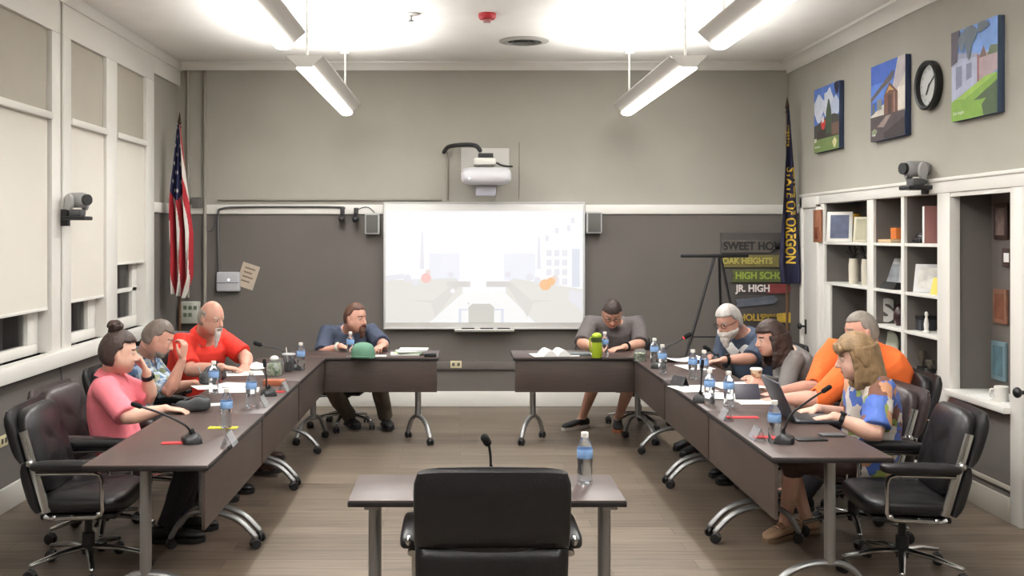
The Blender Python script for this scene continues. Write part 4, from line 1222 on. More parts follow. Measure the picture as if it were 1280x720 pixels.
ir(10, 4, 0.945, 0.34, 0.985, 0.68); ip(7, 3, [(0.93, 0.7), (1, 0.72), (1, 0.9), (0.93, 0.8)])
for (u, v) in ((0.81, 0.22), (0.86, 0.15), (0.92, 0.13), (0.94, 0.06)): ir(7, 4, u, v, u + 0.018, v + 0.05)
ip(7, 4, [(0.0, 0.58), (0.09, 0.56), (0.1, 0.6), (0.0, 0.63)])
mb.build('projected_picture', IMG, wb, 0)
tray = MB().box(-0.3, 0.3, -0.12, -0.05, -0.02, -0.004, 0.004).box(-0.3, 0.3, -0.12, -0.112, -0.02, 0.006, 0.002)
tray.build('pen_tray', M_white, wb)
for i, x in enumerate((-0.17, 0.02, 0.19)):
    o = MB().tube([(0, 0, 0), (0.13, 0, 0)], 0.010, 10).build('marker', M_blackp)
    o.location = (0.245 + x - 0.06, YB - 0.086, 0.797)
    tag(o, ('left', 'middle', 'right')[i] + ' of the dark markers on the tray under the board', 'marker', 'markers on the board tray')

# short-throw projector on its wall plate
pj = thing('projector', 'white short-throw projector on a wall arm above the board', 'projector', (0.255, YB - 0.001, 2.1))
MB().box(-0.245, 0.245, -0.02, 0, 0.19, 0.525, 0.008).build('wall_plate', mat('projector_plate', (200, 198, 194), 0.5), pj)
MB().box(-0.12, 0.10, -0.40, -0.02, 0.33, 0.40, 0.02).box(-0.05, 0.05, -0.3, -0.02, 0.22, 0.34, 0.01).build('arm', M_white, pj)
mb = MB(); secs = []
for y, w, h, c in ((-0.12, 0.20, 0.045, 0.225), (-0.16, 0.235, 0.075, 0.225), (-0.30, 0.245, 0.088, 0.222), (-0.44, 0.245, 0.085, 0.217), (-0.50, 0.235, 0.065, 0.21), (-0.525, 0.21, 0.035, 0.207)):
    secs.append([(w * math.copysign(abs(math.cos(a)) ** 0.35, math.cos(a)), y, c + h * math.copysign(abs(math.sin(a)) ** 0.55, math.sin(a))) for a in [2*PI*k/28 for k in range(28)]])
mb.loft(secs); pb = mb.build('projector_body', mat('projector_shell', (206, 205, 210), 0.35), pj, 50)
mb = MB().tube([(-0.165, -0.519, 0.19), (-0.165, -0.53, 0.19)], 0.012, 12).build('indicator', mat('indicator_glass', (235, 240, 250), 0.2, emit=0.6), pb)
MB().box(-0.10, 0.10, -0.36, -0.20, 0.03, 0.125, 0.012).build('lens_hood', mat('projector_hood', (186, 186, 198), 0.4), pj)
MB().box(-0.075, 0.075, -0.25, -0.17, 0.395, 0.455, 0.008).build('connector_box', M_blackp, pj)
MB().tube(catmull([(0.10, -0.28, 0.36), (0.15, -0.27, 0.335), (0.2, -0.25, 0.325), (0.265, -0.2, 0.325)], 5), 0.010, 8).build('power_cable', M_blackp, pj)
o = MB().tube(catmull([P(555, 190, 10.5), P(560, 184, 10.48), P(572, 181.5, 10.4), P(588, 181, 10.35), P(596, 183, 10.34), P(600, 188, 10.35)], 6), 0.022, 10, round_ends=True).build('cable_sleeve', M_blackp)
tag(o, 'black braided cable sleeve arching to the projector plate', 'cable')
def pipe(label, pts, r, m, cat='conduit', name='conduit', n=8):
    o = MB().tube(pts, r, n).build(name, m); return tag(o, label, cat)
Yp = YB - 0.02
pipe('thin painted conduit dropping from the cable sleeve to the board', [P(559, 190, Yp), P(559, 250, Yp)], 0.012, M_conduit)
pipe('thin vertical wire on the wall right of the projector', [P(649, 178, YB - 0.006), P(649, 249, YB - 0.006)], 0.004, M_conduit)
pipe('horizontal painted conduit above the white rail left of the board', [P(272, 249.5, Yp), P(552, 249.5, Yp)], 0.012, M_conduit)
pipe('vertical conduit in the far left corner, nearest the flag', [(P(235, 90, Yp).x, Yp, ZC - 0.09), P(235, 372, Yp)], 0.016, M_conduit)
pipe('second vertical conduit in the far left corner running down to the floor', [(P(256, 90, Yp).x, Yp, ZC - 0.09), (P(256, 90, Yp).x, Yp, 0.16)], 0.019, M_conduit)
pipe('dark cable along the white rail dropping to the wall box', catmull([P(284, 366, Yp), P(275, 350, Yp), P(272.5, 300, Yp), P(272.5, 268, Yp), P(277, 261, YB - 0.035), P(300, 259, YB - 0.035), P(360, 258.5, YB - 0.035), P(425, 259, YB - 0.035), P(428, 262, YB - 0.035)], 5), 0.011, M_dgry, 'cable', 'cable')
pipe('loose grey cable hanging between the conduits near the corner', catmull([P(257, 268, Yp), P(258, 285, Yp), P(262, 289, Yp), P(268, 284, Yp), P(271, 270, Yp)], 5), 0.005, M_dgry, 'cable', 'cable')
jb = wallbox('junction_box', 'small grey junction box on the conduits beside the striped flag', 'junction box', 241, 255, 247, 260, 0.06, M_conduit_d)
# speakers either side of the board
def speaker(x0, x1, y0, y1, label):
    a, b = P(x0, y0, YB - 0.02), P(x1, y1, YB - 0.02)
    t = thing('wall_speaker', label, 'speaker', ((a.x + b.x) / 2, YB - 0.001, (a.z + b.z) / 2), group='speakers beside the board')
    w, h = (b.x - a.x) / 2, (a.z - b.z) / 2
    MB().box(-w, w, -0.12, -0.012, -h, h, 0.014).build('cabinet', M_gry, t)
    MB().box(-w + 0.014, w - 0.014, -0.126, -0.119, -h + 0.016, h - 0.014, 0.004).build('grille', mat('speaker_grille', (92, 90, 88), 0.8, bump=0.4, bscale=300), t)
    MB().box(-0.03, 0.03, -0.02, 0, -0.05, 0.05, 0.003).build('bracket', M_dgry, t)
speaker(457, 475, 267, 293, 'small grey wall speaker left of the board')
speaker(732, 751, 265, 292, 'small grey wall speaker right of the board')
for (x, y, lb) in ((428, 268, 'left of two small black devices on the rail by the left speaker'), (445, 269, 'right of two small black devices on the rail by the left speaker')):
    c = P(x, y, YB - 0.04)
    t = thing('wall_sensor', lb, 'sensor', (c.x, YB - 0.022, c.z), group='black devices on the rail')
    MB().box(-0.022, 0.022, -0.03, 0, -0.045, 0.075, 0.006).build('mount', M_blackp, t)
    MB().tube([(0, -0.03, -0.02), (0.0, -0.09, -0.045)], 0.033, 14, round_ends=True).build('head', M_blackp, t)
pipe('thin black lead looping from the devices to the left speaker', catmull([P(447, 262, YB - 0.03), P(455, 259, YB - 0.03), P(462, 260, YB - 0.03), P(468, 266, YB - 0.03)], 4), 0.004, M_blackp, 'cable', 'cable')
pipe('short black lead from the board corner down to the back table', catmull([P(733, 398, YB - 0.02), P(727, 408, YB - 0.006), P(722, 425, YB - 0.005), P(716, 449, YB - 0.005)], 4), 0.005, M_blackp, 'cable', 'cable')
# thermostat-like white box with a notice pinned beside it
t = thing('control_box', 'white wall box with a small light by the left of the back wall', 'control box', (P(286.5, 352, YB).x, YB - 0.001, P(286, 352, YB).z))
MB().box(-0.118, 0.118, -0.07, 0, -0.10, 0.10, 0.018, 3).build('case', mat('box_plastic', (186, 186, 190), 0.4), t)
MB().box(-0.11, 0.11, -0.074, -0.066, -0.012, -0.006).build('seam', M_dgry, t)
MB().lathe([(0.012, 0), (0.012, 0.004), (0.001, 0.006)], 12, Matrix.Translation((0.01, -0.070, 0.02)) @ Matrix.Rotation(PI/2, 4, 'X')).build('indicator', mat('status_light', (240, 244, 255), 0.3, emit=1.2), t)
o = thing('notice', 'tan paper notice pinned at a tilt beside the white wall box', 'notice', (P(310, 345, YB).x, YB - 0.003, P(310, 345, YB).z))
R = Matrix.Rotation(0.32, 4, 'Y')
MB().box(-0.09, 0.09, -0.002, 0.0, -0.125, 0.125, M=R).build('sheet', mat('tan_paper', (182, 168, 152), 0.9, var=0.05), o)
for k in range(4): MB().box(-0.055, 0.055 - 0.02 * (k % 2), -0.003, -0.0021, 0.07 - k * 0.045, 0.085 - k * 0.045, M=R).build('text_line', mat('faded_ink', (120, 104, 92), 0.9), o)
o = MB().box(-0.09, 0.09, -0.10, 0, -0.11, 0.11, 0.01).build('alarm_keypad', mat('off_white_metal', (176, 176, 166), 0.5)); o.location = (P(240, 390, YB).x, YB - 0.001, P(240, 390, YB).z)
tag(o, 'off-white panel with buttons on the wall behind the red-shirted man', 'keypad')
for k in range(5):
    MB().box(-0.06 + 0.05 * (k % 3), -0.025 + 0.05 * (k % 3), -0.106, -0.099, 0.03 - 0.07 * (k // 3), 0.07 - 0.07 * (k // 3), 0.004).build('button', mat('green_button', (92, 104, 84), 0.5), o)
# wall outlets
def outlet(label, loc, dirv):
    t = thing('wall_outlet', label, 'outlet', loc, group='electrical outlets')
    M = facing(dirv)
    MB().box(-0.057, 0.057, -0.036, 0.036, 0, 0.007, 0.002, M=M).build('cover_plate', mat('almond_plastic', (206, 196, 160), 0.5), t)
    for s in (-1, 1): MB().box(s*0.026 - 0.014, s*0.026 + 0.014, -0.016, 0.016, 0.006, 0.009, 0.001, M=M).build('socket', M_dgry, t)
outlet('almond outlet low on the back wall below the board', (P(570, 455, YB).x, YB - 0.028, P(570, 455, YB).z), (0, -1, 0))
outlet('almond outlet on the left wall behind the dark leather chair', (XL + 0.001, 7.40, 0.50), (1, 0, 0))
outlet('almond outlet on the left wall at the photo edge', (XL + 0.001, 6.53, 0.45), (1, 0, 0))
# black cabinet in the corner with magazines
cb = thing('corner_cabinet', 'black cabinet in the far left corner behind the red-shirted man', 'cabinet', (-2.55, 9.40, 0))
MB().box(-0.3, 0.28, -0.3, 0.3, 0.03, 0.83, 0.01).build('body', M_blackp, cb)
MB().box(-0.28, 0.26, -0.312, -0.3, 0.06, 0.8, 0.004).build('door', M_blackp, cb)
for (x, y, r, z, c, lb) in ((-2.60, 9.32, 0.4, 0.832, (150, 148, 150), 'grey magazine lying lowest on the corner cabinet'), (-2.55, 9.35, 0.1, 0.846, (190, 186, 182), 'pale magazine fanned on top of the corner cabinet'), (-2.58, 9.30, -0.35, 0.860, (96, 94, 98), 'dark magazine topmost on the corner cabinet')):
    o = MB().box(-0.11, 0.11, -0.14, 0.14, 0, 0.012, 0.002).build('magazine', mat('cover_%d' % c[0], c, 0.4)); o.location = (x, y, z); o.rotation_euler = (0, 0, r)
    tag(o, lb, 'magazine', 'magazines on the corner cabinet')

# ------------------------------------------------------------------ flags
def drape(xl, xr, zt, zb, y0, amp, waves, tilt, shape, cellmat, nu=70, nv=170):
    """limp cloth: a height field y(x, z) gathered at the top; returns mesh builder"""
    def pt(u, v):
        w = shape(v)
        x = xl(v) + (xr(v) - xl(v)) * u
        zz = zt + (zb - zt) * v + tilt * (u - 0.3) * v
        y = y0 - amp * w * (0.6 + math.sin(2 * PI * (u * waves + 0.25 * math.sin(3 * v))) * 0.5 + 0.2 * math.sin(2*PI*u*waves*2 + v * 6))
        return (x, y, zz)
    mb = MB()
    G = [[mb.bm.verts.new(pt(i / nu, j / nv)) for i in range(nu + 1)] for j in range(nv + 1)]
    for j in range(nv):
        for i in range(nu):
            mb.m = cellmat((i + 0.5) / nu, (j + 0.5) / nv, i, j)
            mb.face([G[j][i], G[j+1][i], G[j+1][i+1], G[j][i+1]])
    return mb, pt
def flagpole(t, x, y, ztop, lean=0.0):
    MB().tube([(0, 0, 0.03), (lean, 0, ztop - 0.12)], 0.013, 12).build('pole', mat('flag_pole_wood', (90, 62, 40), 0.4), t)
    MB().lathe([(0.015, 0), (0.018, 0.015), (0.008, 0.03), (0.022, 0.055), (0.013, 0.1), (0.001, 0.16)], 12, Matrix.Translation((lean, 0, ztop - 0.13))).build('finial', mat('dark_bronze', (62, 48, 40), 0.4, metal=0.6), t)
    MB().lathe([(0.16, 0), (0.16, 0.015), (0.12, 0.03), (0.04, 0.05), (0.025, 0.1), (0.02, 0.14)], 24).build('stand', M_brass, t)
M_fr, M_fw, M_fb = mat('flag_red', (150, 30, 40), 0.8), mat('flag_white', (206, 200, 194), 0.8), mat('flag_blue', (34, 36, 70), 0.8)
t = thing('flag_on_pole', 'limp red, white and blue starred flag on a pole in the left corner', 'flag', (-2.70, 10.02, 0))
flagpole(t, 0, 0, 2.9)
def cm(u, v, i, j):
    if v < 0.40 + 0.05 * math.sin(u * 5) and u < 0.80 - 0.5 * max(0, v - 0.3):
        a, b = i % 18, j % 18
        if (a in (3, 4, 5, 6) and b in (2, 3)) or (a in (4, 5) and b in (1, 4)): return 1
        if (a in (10, 11, 12, 13) and b in (11, 12)) or (a in (11, 12) and b in (10, 13)): return 1
        return 2
    c = u * 4.6 - v * 3.0 + 0.35 * math.sin(v * 9)
    return 0 if math.floor(c) % 2 == 0 else 1
sc_ = 10.0 / F
mb, _ = drape(lambda v: (-1.5 - 7 * min(1, v * 2.2) + 2.0 * max(0, v - 0.85) * 6) * sc_, lambda v: (2 + 16 * min(1, v * 1.6) - 9 * max(0, v - 0.88) * 8) * sc_, 2.80, 1.17, -0.025, 0.10, 2.5, -0.05, lambda v: min(1, 0.25 + v * 1.4), cm)
me = bake(mb.mesh('cloth', [M_fr, M_fw, M_fb], 0), [('SOLIDIFY', dict(thickness=0.003))])
link('flag_cloth', me, t)

M_navyf = mat('flag_navy', (30, 30, 56), 0.75); M_gold = mat('flag_gold', (206, 170, 56), 0.6)
t = thing('state_flag_on_pole', 'limp navy flag with gold lettering on a pole in the right corner', 'flag', (P(984, 130, 10.15).x, 10.15, 0))
flagpole(t, 0, 0, 3.06)
s2 = 10.1 / F
xl = lambda v: (-1.5 - 13 * min(1, v * 1.05) ** 1.2 + 30 * max(0, v - 0.88) * 1.2) * s2
xr = lambda v: (1.5 + 15 * min(1, v * 1.1) + 2 * max(0, v - 0.85)) * s2
mb, fpt = drape(xl, xr, 2.97, 1.27, -0.02, 0.07, 1.5, 0.0, lambda v: min(1, 0.2 + v * 1.3), lambda u, v, i, j: 0)
me = bake(mb.mesh('cloth', [M_navyf], 0), [('SOLIDIFY', dict(thickness=0.003))])
fc = link('flag_cloth', me, t)
def on_flag(s, size, v0, u0, lean, name):
    """lettering running down the cloth"""
    me = text_mesh(s, size, 0.0, 'LEFT', 0.003)
    for vx in me.vertices:
        a, b = vx.co.x, vx.co.y
        v = v0 + a / 1.7
        wid = xr(v) - xl(v)
        u = u0 + (b + lean * a) / wid
        q = V(fpt(min(max(u, 0.02), 0.98), v)); vx.co = (q.x, q.y - 0.006, q.z)
    me.materials.append(M_gold)
    link(name, me, fc)
on_flag('STATE OF OREGON', 0.105, 0.335, 0.58, -0.02, 'lettering')
mb = MB()
for k in range(7):
    u, v = 0.45 + 0.12 * math.sin(k * 1.9), 0.10 + k * 0.018
    q = V(fpt(u, v)); mb.ell((q.x, q.y - 0.004, q.z), (0.016 + 0.006 * (k % 3), 0.003, 0.014), 6)
me = bake(mb.mesh('e', M_gold, 0), [('REMESH', dict(mode='VOXEL', voxel_size=0.002))]); me.materials.clear(); me.materials.append(M_gold)
link('gold_emblem', me, fc)

# ------------------------------------------------------------------ sign of painted arrow boards and the easel
sg = thing('school_sign', 'dark board of stacked painted arrow signs with school names in the right corner', 'sign', (2.95, 10.5, 0))
M_sback = mat('sign_charcoal', (72, 68, 66), 0.85, var=0.08, vscale=8)
def sx_(px): return (px - 575) * 10.45 / F - 2.95
def sz_(py): return 1.74 - (py - 294) * 10.45 / F
MB().box(sx_(903), sx_(999), -0.0, 0.04, 0.03, sz_(291), 0.006).build('backing', M_sback, sg)
SG = [('SWEET HOME', 300, 316, 903, 972, (92, 87, 82), (44, 42, 42), 0.0, 0.112, 905),
      ('OAK HEIGHTS', 319, 334, 901, 985, (112, 104, 62), (168, 158, 84), 0.0, 0.085, 904),
      ('HIGH SCHOOL', 337, 353, 915, 992, (84, 90, 56), (138, 156, 64), 0.0, 0.098, 920),
      ('JR. HIGH', 355, 367, 960, 992, (128, 58, 58), (222, 214, 210), 0.0, 0.098, 921),
      (None, 372, 382, 921, 974, (88, 92, 102), None, -0.10, 0, 0),
      ('HOLLEY', 391, 404, 973, 992, (190, 160, 62), (168, 142, 62), -0.02, 0.095, 925)]
for s, y0, y1, x0, x1, pc, tc, rot, sz, tx in SG:
    cx, cz = sx_((x0 + x1) / 2), sz_((y0 + y1) / 2); w, h = (sx_(x1) - sx_(x0)) / 2, (sz_(y0) - sz_(y1)) / 2
    M = Matrix.Translation((cx, -0.001, cz)) @ Matrix.Rotation(rot, 4, 'Y') @ Matrix.Rotation(PI/2, 4, 'X')
    poly = [(-w, -h), (w - h, -h), (w, 0), (w - h, h), (-w, h), (-w + h * 0.4, 0)] if s is None or s != 'HOLLEY' else [(-w, -h*0.8), (w - h*.5, -h), (w, -h*.4), (w, h*.4), (w - h*.5, h), (-w, h*0.8)]
    pk = MB().prism(poly, 0.016, M).build('arrow_board', mat('sign_%d_%d' % (pc[0], pc[2]), pc, 0.85, var=0.12, vscale=12), sg)
    if s:
        me = text_mesh(s, sz, 0.004, 'LEFT', 0.003, 0.92)
        me.transform(Matrix.Translation((sx_(tx), -0.022, cz)) @ Matrix.Rotation(PI/2, 4, 'X'))
        me.materials.append(mat('paint_%d_%d' % (tc[0], tc[2]), tc, 0.8)); link('lettering', me, pk)
        if s == 'HOLLEY':
            me = text_mesh('ELEMENTARY', 0.04, 0.004, 'LEFT', 0.001, 0.95); me.transform(Matrix.Translation((sx_(951), -0.022, cz + 0.02)) @ Matrix.Rotation(PI/2, 4, 'X'))
            me.materials.append(MATS['paint_%d_%d' % (tc[0], tc[2])]); link('lettering', me, pk)
es = thing('easel', 'black folding tripod easel standing before the painted sign', 'easel', (P(895, 320, 9.75).x, 9.75, 0))
e0 = es.location
def E(x, y, Y): return P(x, y, Y) - V(e0)
MB().box(E(852, 0, 9.7).x, E(936, 0, 9.7).x, -0.05, -0.0, E(0, 322, 9.7).z - 0.0, E(0, 317.5, 9.7).z, 0.006).build('top_bar', M_lacq, es)
for a, b in (((893, 322, 9.72), (833, 0, 9.55)), ((899, 322, 9.74), (905, 0, 10.15)), ((901, 322, 9.72), (945, 0, 9.6))):
    top = E(*a); ft = P(b[0], 300, b[2]) - V(e0); ft.z = 0.01
    MB().tube([top, top.lerp(ft, 0.55)], 0.013, 8).tube([top.lerp(ft, 0.5), ft], 0.009, 8).build('leg', M_lacq, es)
a = E(893, 322, 9.72); b = P(833, 300, 9.55) - V(e0); b.z = 0
c = E(901, 322, 9.72); d = P(945, 300, 9.6) - V(e0); d.z = 0
MB().tube([a.lerp(b, 0.48), c.lerp(d, 0.48)], 0.006, 6).build('cross_brace', M_lacq, es)

# ------------------------------------------------------------------ ceiling fittings
o = thing('ceiling_vent', 'round dark ceiling vent near the back wall', 'vent', (0.58, 9.41, ZC))
MB().lathe([(0.225, -0.001), (0.225, -0.008), (0.16, -0.02), (0.155, -0.008), (0.15, -0.001)], 36).build('rim', mat('vent_rim', (170, 168, 162), 0.5), o)
MB().lathe([(0.15, -0.001), (0.15, -0.006), (0.001, -0.006)], 30).build('opening', mat('vent_dark', (60, 60, 58), 0.8), o)
for r in (0.05, 0.1): MB().lathe([(r, -0.006), (r + 0.025, -0.022), (r + 0.027, -0.02), (r + 0.004, -0.006)], 30).build('ring', mat('vent_ring', (110, 110, 106), 0.5), o)
o = thing('fire_alarm', 'small red fire alarm strobe on the ceiling', 'alarm', (0.216, 8.26, ZC))
MB().lathe([(0.07, -0.001), (0.07, -0.03), (0.06, -0.045), (0.001, -0.048)], 24).build('base', M_red, o)
MB().box(-0.03, 0.03, -0.03, 0.03, -0.07, -0.045, 0.008).build('strobe', mat('strobe_lens', (210, 150, 150), 0.2), o)
o = thing('sprinkler', 'small white sprinkler head on the ceiling left of the red alarm', 'sprinkler', (-0.39, 8.26, ZC))
MB().lathe([(0.07, -0.001), (0.068, -0.012), (0.03, -0.016), (0.001, -0.016)], 20).build('escutcheon', mat('dull_white_metal', (176, 174, 168), 0.5), o)
MB().lathe([(0.012, -0.016), (0.012, -0.05), (0.026, -0.055), (0.026, -0.06), (0.001, -0.06)], 14).build('deflector', M_alu, o)

# ------------------------------------------------------------------ cameras on the side walls
def ptz(loc, dirv, label, sign, k=1.0):
    t = thing('conference_camera', label, 'camera', loc, group='conference cameras on the side walls')
    MB().box(-0.075*k, 0.075*k, -0.075*k, 0.075*k, -0.028, -0.0, 0.008).build('shelf_bracket', M_blackp, t)
    MB().box(sign*0.02 - 0.04*k, sign*0.02 + 0.04*k, -0.05*k, 0.05*k, 0.0, 0.045*k, 0.012).build('camera_base', M_dgry, t)
    d = V(dirv).normalized(); l = V((-d.y, d.x, 0))
    for s in (-1, 1):
        MB().loft([[V((sign*0.02, 0, 0)) + l * (s * 0.062*k + w) + d * (0.03*k * math.cos(a)) + V((0, 0, 0.09*k + 0.052*k * math.sin(a))) for a in [2*PI*j/16 for j in range(16)]] for w in (-0.011*k, 0.011*k)]).build('yoke_arm', M_gry, t)
    c = V((sign*0.02, 0, 0.105*k))
    hd = MB().tube([c - d * 0.05*k - V((0, 0, 0.0)), c + d * 0.045*k], 0.05*k, 18, round_ends=True).build('camera_head', mat('silver_plastic', (150, 150, 152), 0.35), t)
    MB().tube([c + d * 0.075*k, c + d * 0.10*k], 0.036*k, 18).build('lens', M_blackp, hd)
    return t
t = ptz((XL + 0.14, 7.42, 1.875), (1, -0.55, 0), 'grey conference camera on a black bracket on the left window post', 0.0, 1.1)
MB().box(-0.11, -0.06, -0.03, 0.03, -0.07, 0.05, 0.004).build('wall_bracket', M_blackp, t)
t = ptz((XR - 0.10, 7.38, 2.09), (-1, -0.3, 0), 'silver conference camera on a black bracket above the bookcase', 0.0, 1.15)
MB().box(0.05, 0.082, -0.03, 0.03, -0.06, -0.005, 0.004).build('wall_bracket', M_blackp, t)
pipe('thin cable conduit running down the left window post past the camera', [(XL + 0.04, 7.41, ZC - 0.1), (XL + 0.04, 7.41, ZS1 + 0.02)], 0.010, M_white)
pipe('grey cable dropping down the left wall below the window sill', catmull([(XL + 0.02, 7.41, ZS0), (XL + 0.025, 7.43, 0.7), (XL + 0.02, 7.40, 0.58), (XL + 0.015, 7.40, 0.53)], 5), 0.007, M_dgry, 'cable', 'cable')

# ------------------------------------------------------------------ pictures and clock on the right wall
def canvas(label, y0, y1, z0, z1, layers, caption=None):
    """stretched photo canvas; layers are (rgb, polygon in fractions u right v up)"""
    w, h = y1 - y0, z1 - z0
    t = thing('canvas_print', label, 'picture', (XR - 0.001, (y0 + y1) / 2, (z0 + z1) / 2), group='canvas prints on the right wall')
    M = facing((-1, 0, 0))
    MB().box(-w/2, w/2, -h/2, h/2, 0, 0.043, 0.002, M=M).build('canvas', mat('canvas_edge_%d' % layers[0][0][0], tuple(int(c * 0.35 + 22) for c in layers[0][0]), 0.8), t)
    mb = MB(); ms = []
    for k, (c, poly) in enumerate(layers):
        nm = 'print_%d_%d_%d' % c
        m = mat(nm, c, 0.6, var=0.12, vscale=14)
        if m not in ms: ms.append(m)
        mb.m = ms.index(m)
        mb.poly([(-w/2 + u * w, -h/2 + v * h, 0.0435 + 0.0003 * k) for u, v in poly], M)
    if caption:
        pass
    pc = mb.build('picture', ms, t, 0)
    if caption:
        mb = MB()
        me = text_mesh(caption, 0.03, 0.0, 'LEFT'); me.transform(M @ Matrix.Translation((-w/2 + 0.03, -h/2 + 0.05, 0.0435 + 0.0003 * (len(layers) + 2))))
        me.materials.append(M_paper); link('caption', me, pc)
def rc(u0, v0, u1, v1): return [(u0, v0), (u1, v0), (u1, v1), (u0, v1)]
def cl(u, v, r, q=1.0, n=9, seed=0): return [(min(1, max(0, u + r * math.cos(a) * (1 + 0.22 * math.sin(3*a + seed)))), min(1, max(0, v + q * r * math.sin(a) * (1 + 0.22 * math.cos(4*a + seed))))) for a in [2*PI*k/(2*n) for k in range(2*n)]]
canvas('canvas photo of a long pale building behind a green lawn, rightmost on the wall', 6.36, 6.955, 2.494, 3.088, [
    ((120, 158, 222), rc(0, 0, 1, 1)), ((150, 182, 230), rc(0, 0.45, 1, 0.68)), ((176, 182, 208), [(0, 0.2), (0.6, 0.36), (0.6, 0.66), (0, 0.72)]), ((150, 156, 184), [(0, 0.7), (0.6, 0.64), (0.6, 0.68), (0, 0.78)]),
    ((120, 126, 152), [(0.1, 0.34), (0.24, 0.38), (0.24, 0.6), (0.1, 0.6)]), ((120, 126, 152), [(0.34, 0.42), (0.46, 0.44), (0.46, 0.6), (0.34, 0.6)]),
    ((172, 152, 160), [(0.58, 0.36), (1, 0.44), (1, 0.64), (0.75, 0.66), (0.58, 0.64)]), ((140, 92, 92), [(0.58, 0.36), (0.62, 0.37), (0.62, 0.66), (0.58, 0.66)]), ((112, 88, 84), [(0.62, 0.62), (0.72, 0.74), (0.78, 0.62)]), ((96, 110, 84), [(0.8, 0.62), (0.86, 0.72), (1, 0.7), (1, 0.62)]),
    ((122, 160, 66), [(0, 0), (1, 0), (1, 0.42), (0.78, 0.40), (0, 0.22)]), ((150, 186, 88), [(0.3, 0.22), (0.95, 0.4), (1, 0.42), (0.75, 0.41), (0.1, 0.24)]), ((66, 84, 58), [(0.5, 0.18), (1, 0.34), (1, 0), (0.72, 0), (0.68, 0.12), (0.78, 0.18)]),
    ((84, 78, 92), [(0, 0.62), (0.14, 0.66), (0.2, 1), (0, 1)]), ((92, 104, 118), cl(0.42, 0.9, 0.14, 1.0, 9, 1)), ((92, 104, 118), cl(0.40, 0.76, 0.07, 1.5)), ((92, 104, 118), cl(0.7, 0.95, 0.12, 0.5, 9, 2)), ((104, 116, 132), cl(0.25, 0.86, 0.08, 1.2))], 'Oak Heights')
canvas('canvas photo of a white gabled entrance under deep blue sky, middle print', 7.68, 8.32, 2.482, 3.08, [
    ((62, 96, 178), rc(0, 0, 1, 1)), ((84, 122, 200), rc(0, 0.52, 0.8, 0.75)), ((182, 174, 178), [(0.62, 0.6), (0.8, 1), (1, 1), (1, 0.55)]), ((206, 200, 190), [(0, 0.34), (0.35, 0.45), (0.66, 0.5), (1, 0.78), (1, 0.3), (0, 0.3)]), ((92, 84, 86), [(0, 0.52), (0.35, 0.66), (0.62, 0.74), (0.7, 0.82), (0.66, 0.86), (0, 0.58)]),
    ((104, 72, 62), [(0.4, 0.3), (0.8, 0.3), (0.82, 0.56), (0.56, 0.72), (0.4, 0.56)]), ((188, 150, 92), [(0.46, 0.58), (0.56, 0.68), (0.7, 0.6), (0.56, 0.62)]), ((70, 50, 48), [(0.52, 0.3), (0.62, 0.3), (0.62, 0.56), (0.52, 0.56)]), ((150, 120, 110), rc(0.68, 0.3, 0.72, 0.58)), ((226, 220, 212), rc(0.8, 0.34, 1, 0.62)), ((120, 124, 122), rc(0.2, 0.4, 0.34, 0.54)), ((92, 98, 90), rc(0.05, 0.36, 0.12, 0.5)),
    ((74, 66, 70), rc(0, 0, 1, 0.32)), ((138, 122, 118), [(0.2, 0.18), (0.48, 0.3), (0.62, 0.3), (0.4, 0.16)]), ((50, 44, 48), [(0.4, 0.08), (1, 0.24), (1, 0), (0.4, 0)]), ((128, 140, 110), cl(0.12, 0.12, 0.08, 0.5))], 'Foster')
canvas('canvas photo of a tall dark tree and clouds over a lawn, leftmost print', 9.02, 9.655, 2.498, 3.084, [
    ((84, 116, 190), rc(0, 0, 1, 1)), ((206, 212, 228), cl(0.2, 0.68, 0.24, 0.8)), ((212, 218, 232), cl(0.58, 0.74, 0.2, 1.0, 9, 2)), ((188, 198, 222), cl(0.85, 0.62, 0.2, 0.8, 9, 1)), ((62, 62, 60), [(0, 0.18), (1, 0.2), (1, 0.5), (0.8, 0.54), (0.4, 0.5), (0.2, 0.44), (0, 0.42)]), ((64, 78, 62), [(0.46, 0.26), (0.74, 0.26), (0.7, 0.6), (0.62, 0.78), (0.58, 0.78), (0.5, 0.6)]),
    ((196, 62, 58), cl(0.38, 0.42, 0.09, 1.1)), ((222, 222, 224), [(0.3, 0.5), (0.4, 0.56), (0.42, 0.46), (0.34, 0.44)]), ((54, 48, 46), rc(0.14, 0.2, 0.5, 0.34)), ((104, 82, 74), rc(0.72, 0.22, 1, 0.4)), ((108, 126, 78), rc(0, 0, 1, 0.2)), ((196, 190, 150), cl(0.84, 0.1, 0.08, 0.8)), ((188, 188, 178), rc(0.02, 0.16, 0.12, 0.22)), ((40, 38, 62), cl(0.93, 0.93, 0.1, 1.0))], 'Hawthorne')
t = thing('wall_clock', 'round black-rimmed clock between the two larger prints', 'clock', (XR - 0.001, 7.34, 2.797))
M = facing((-1, 0, 0))
MB().lathe([(0.17, 0), (0.175, 0.01), (0.175, 0.05), (0.165, 0.058), (0.15, 0.05), (0.145, 0.02), (0.14, 0.0)], 44, M).build('rim', M_blackp, t)
MB().lathe([(0.146, 0.012), (0.146, 0.02), (0.001, 0.02)], 40, M).build('dial', mat('clock_dial', (196, 198, 198), 0.4), t)
for k in range(12):
    a = 2*PI*k/12; me = text_mesh(str(12 if k == 0 else k), 0.028, 0.0); me.transform(M @ Matrix.Translation((0.118 * math.sin(a), 0.118 * math.cos(a), 0.0215))); me.materials.append(M_blackp); link('numeral', me, t)
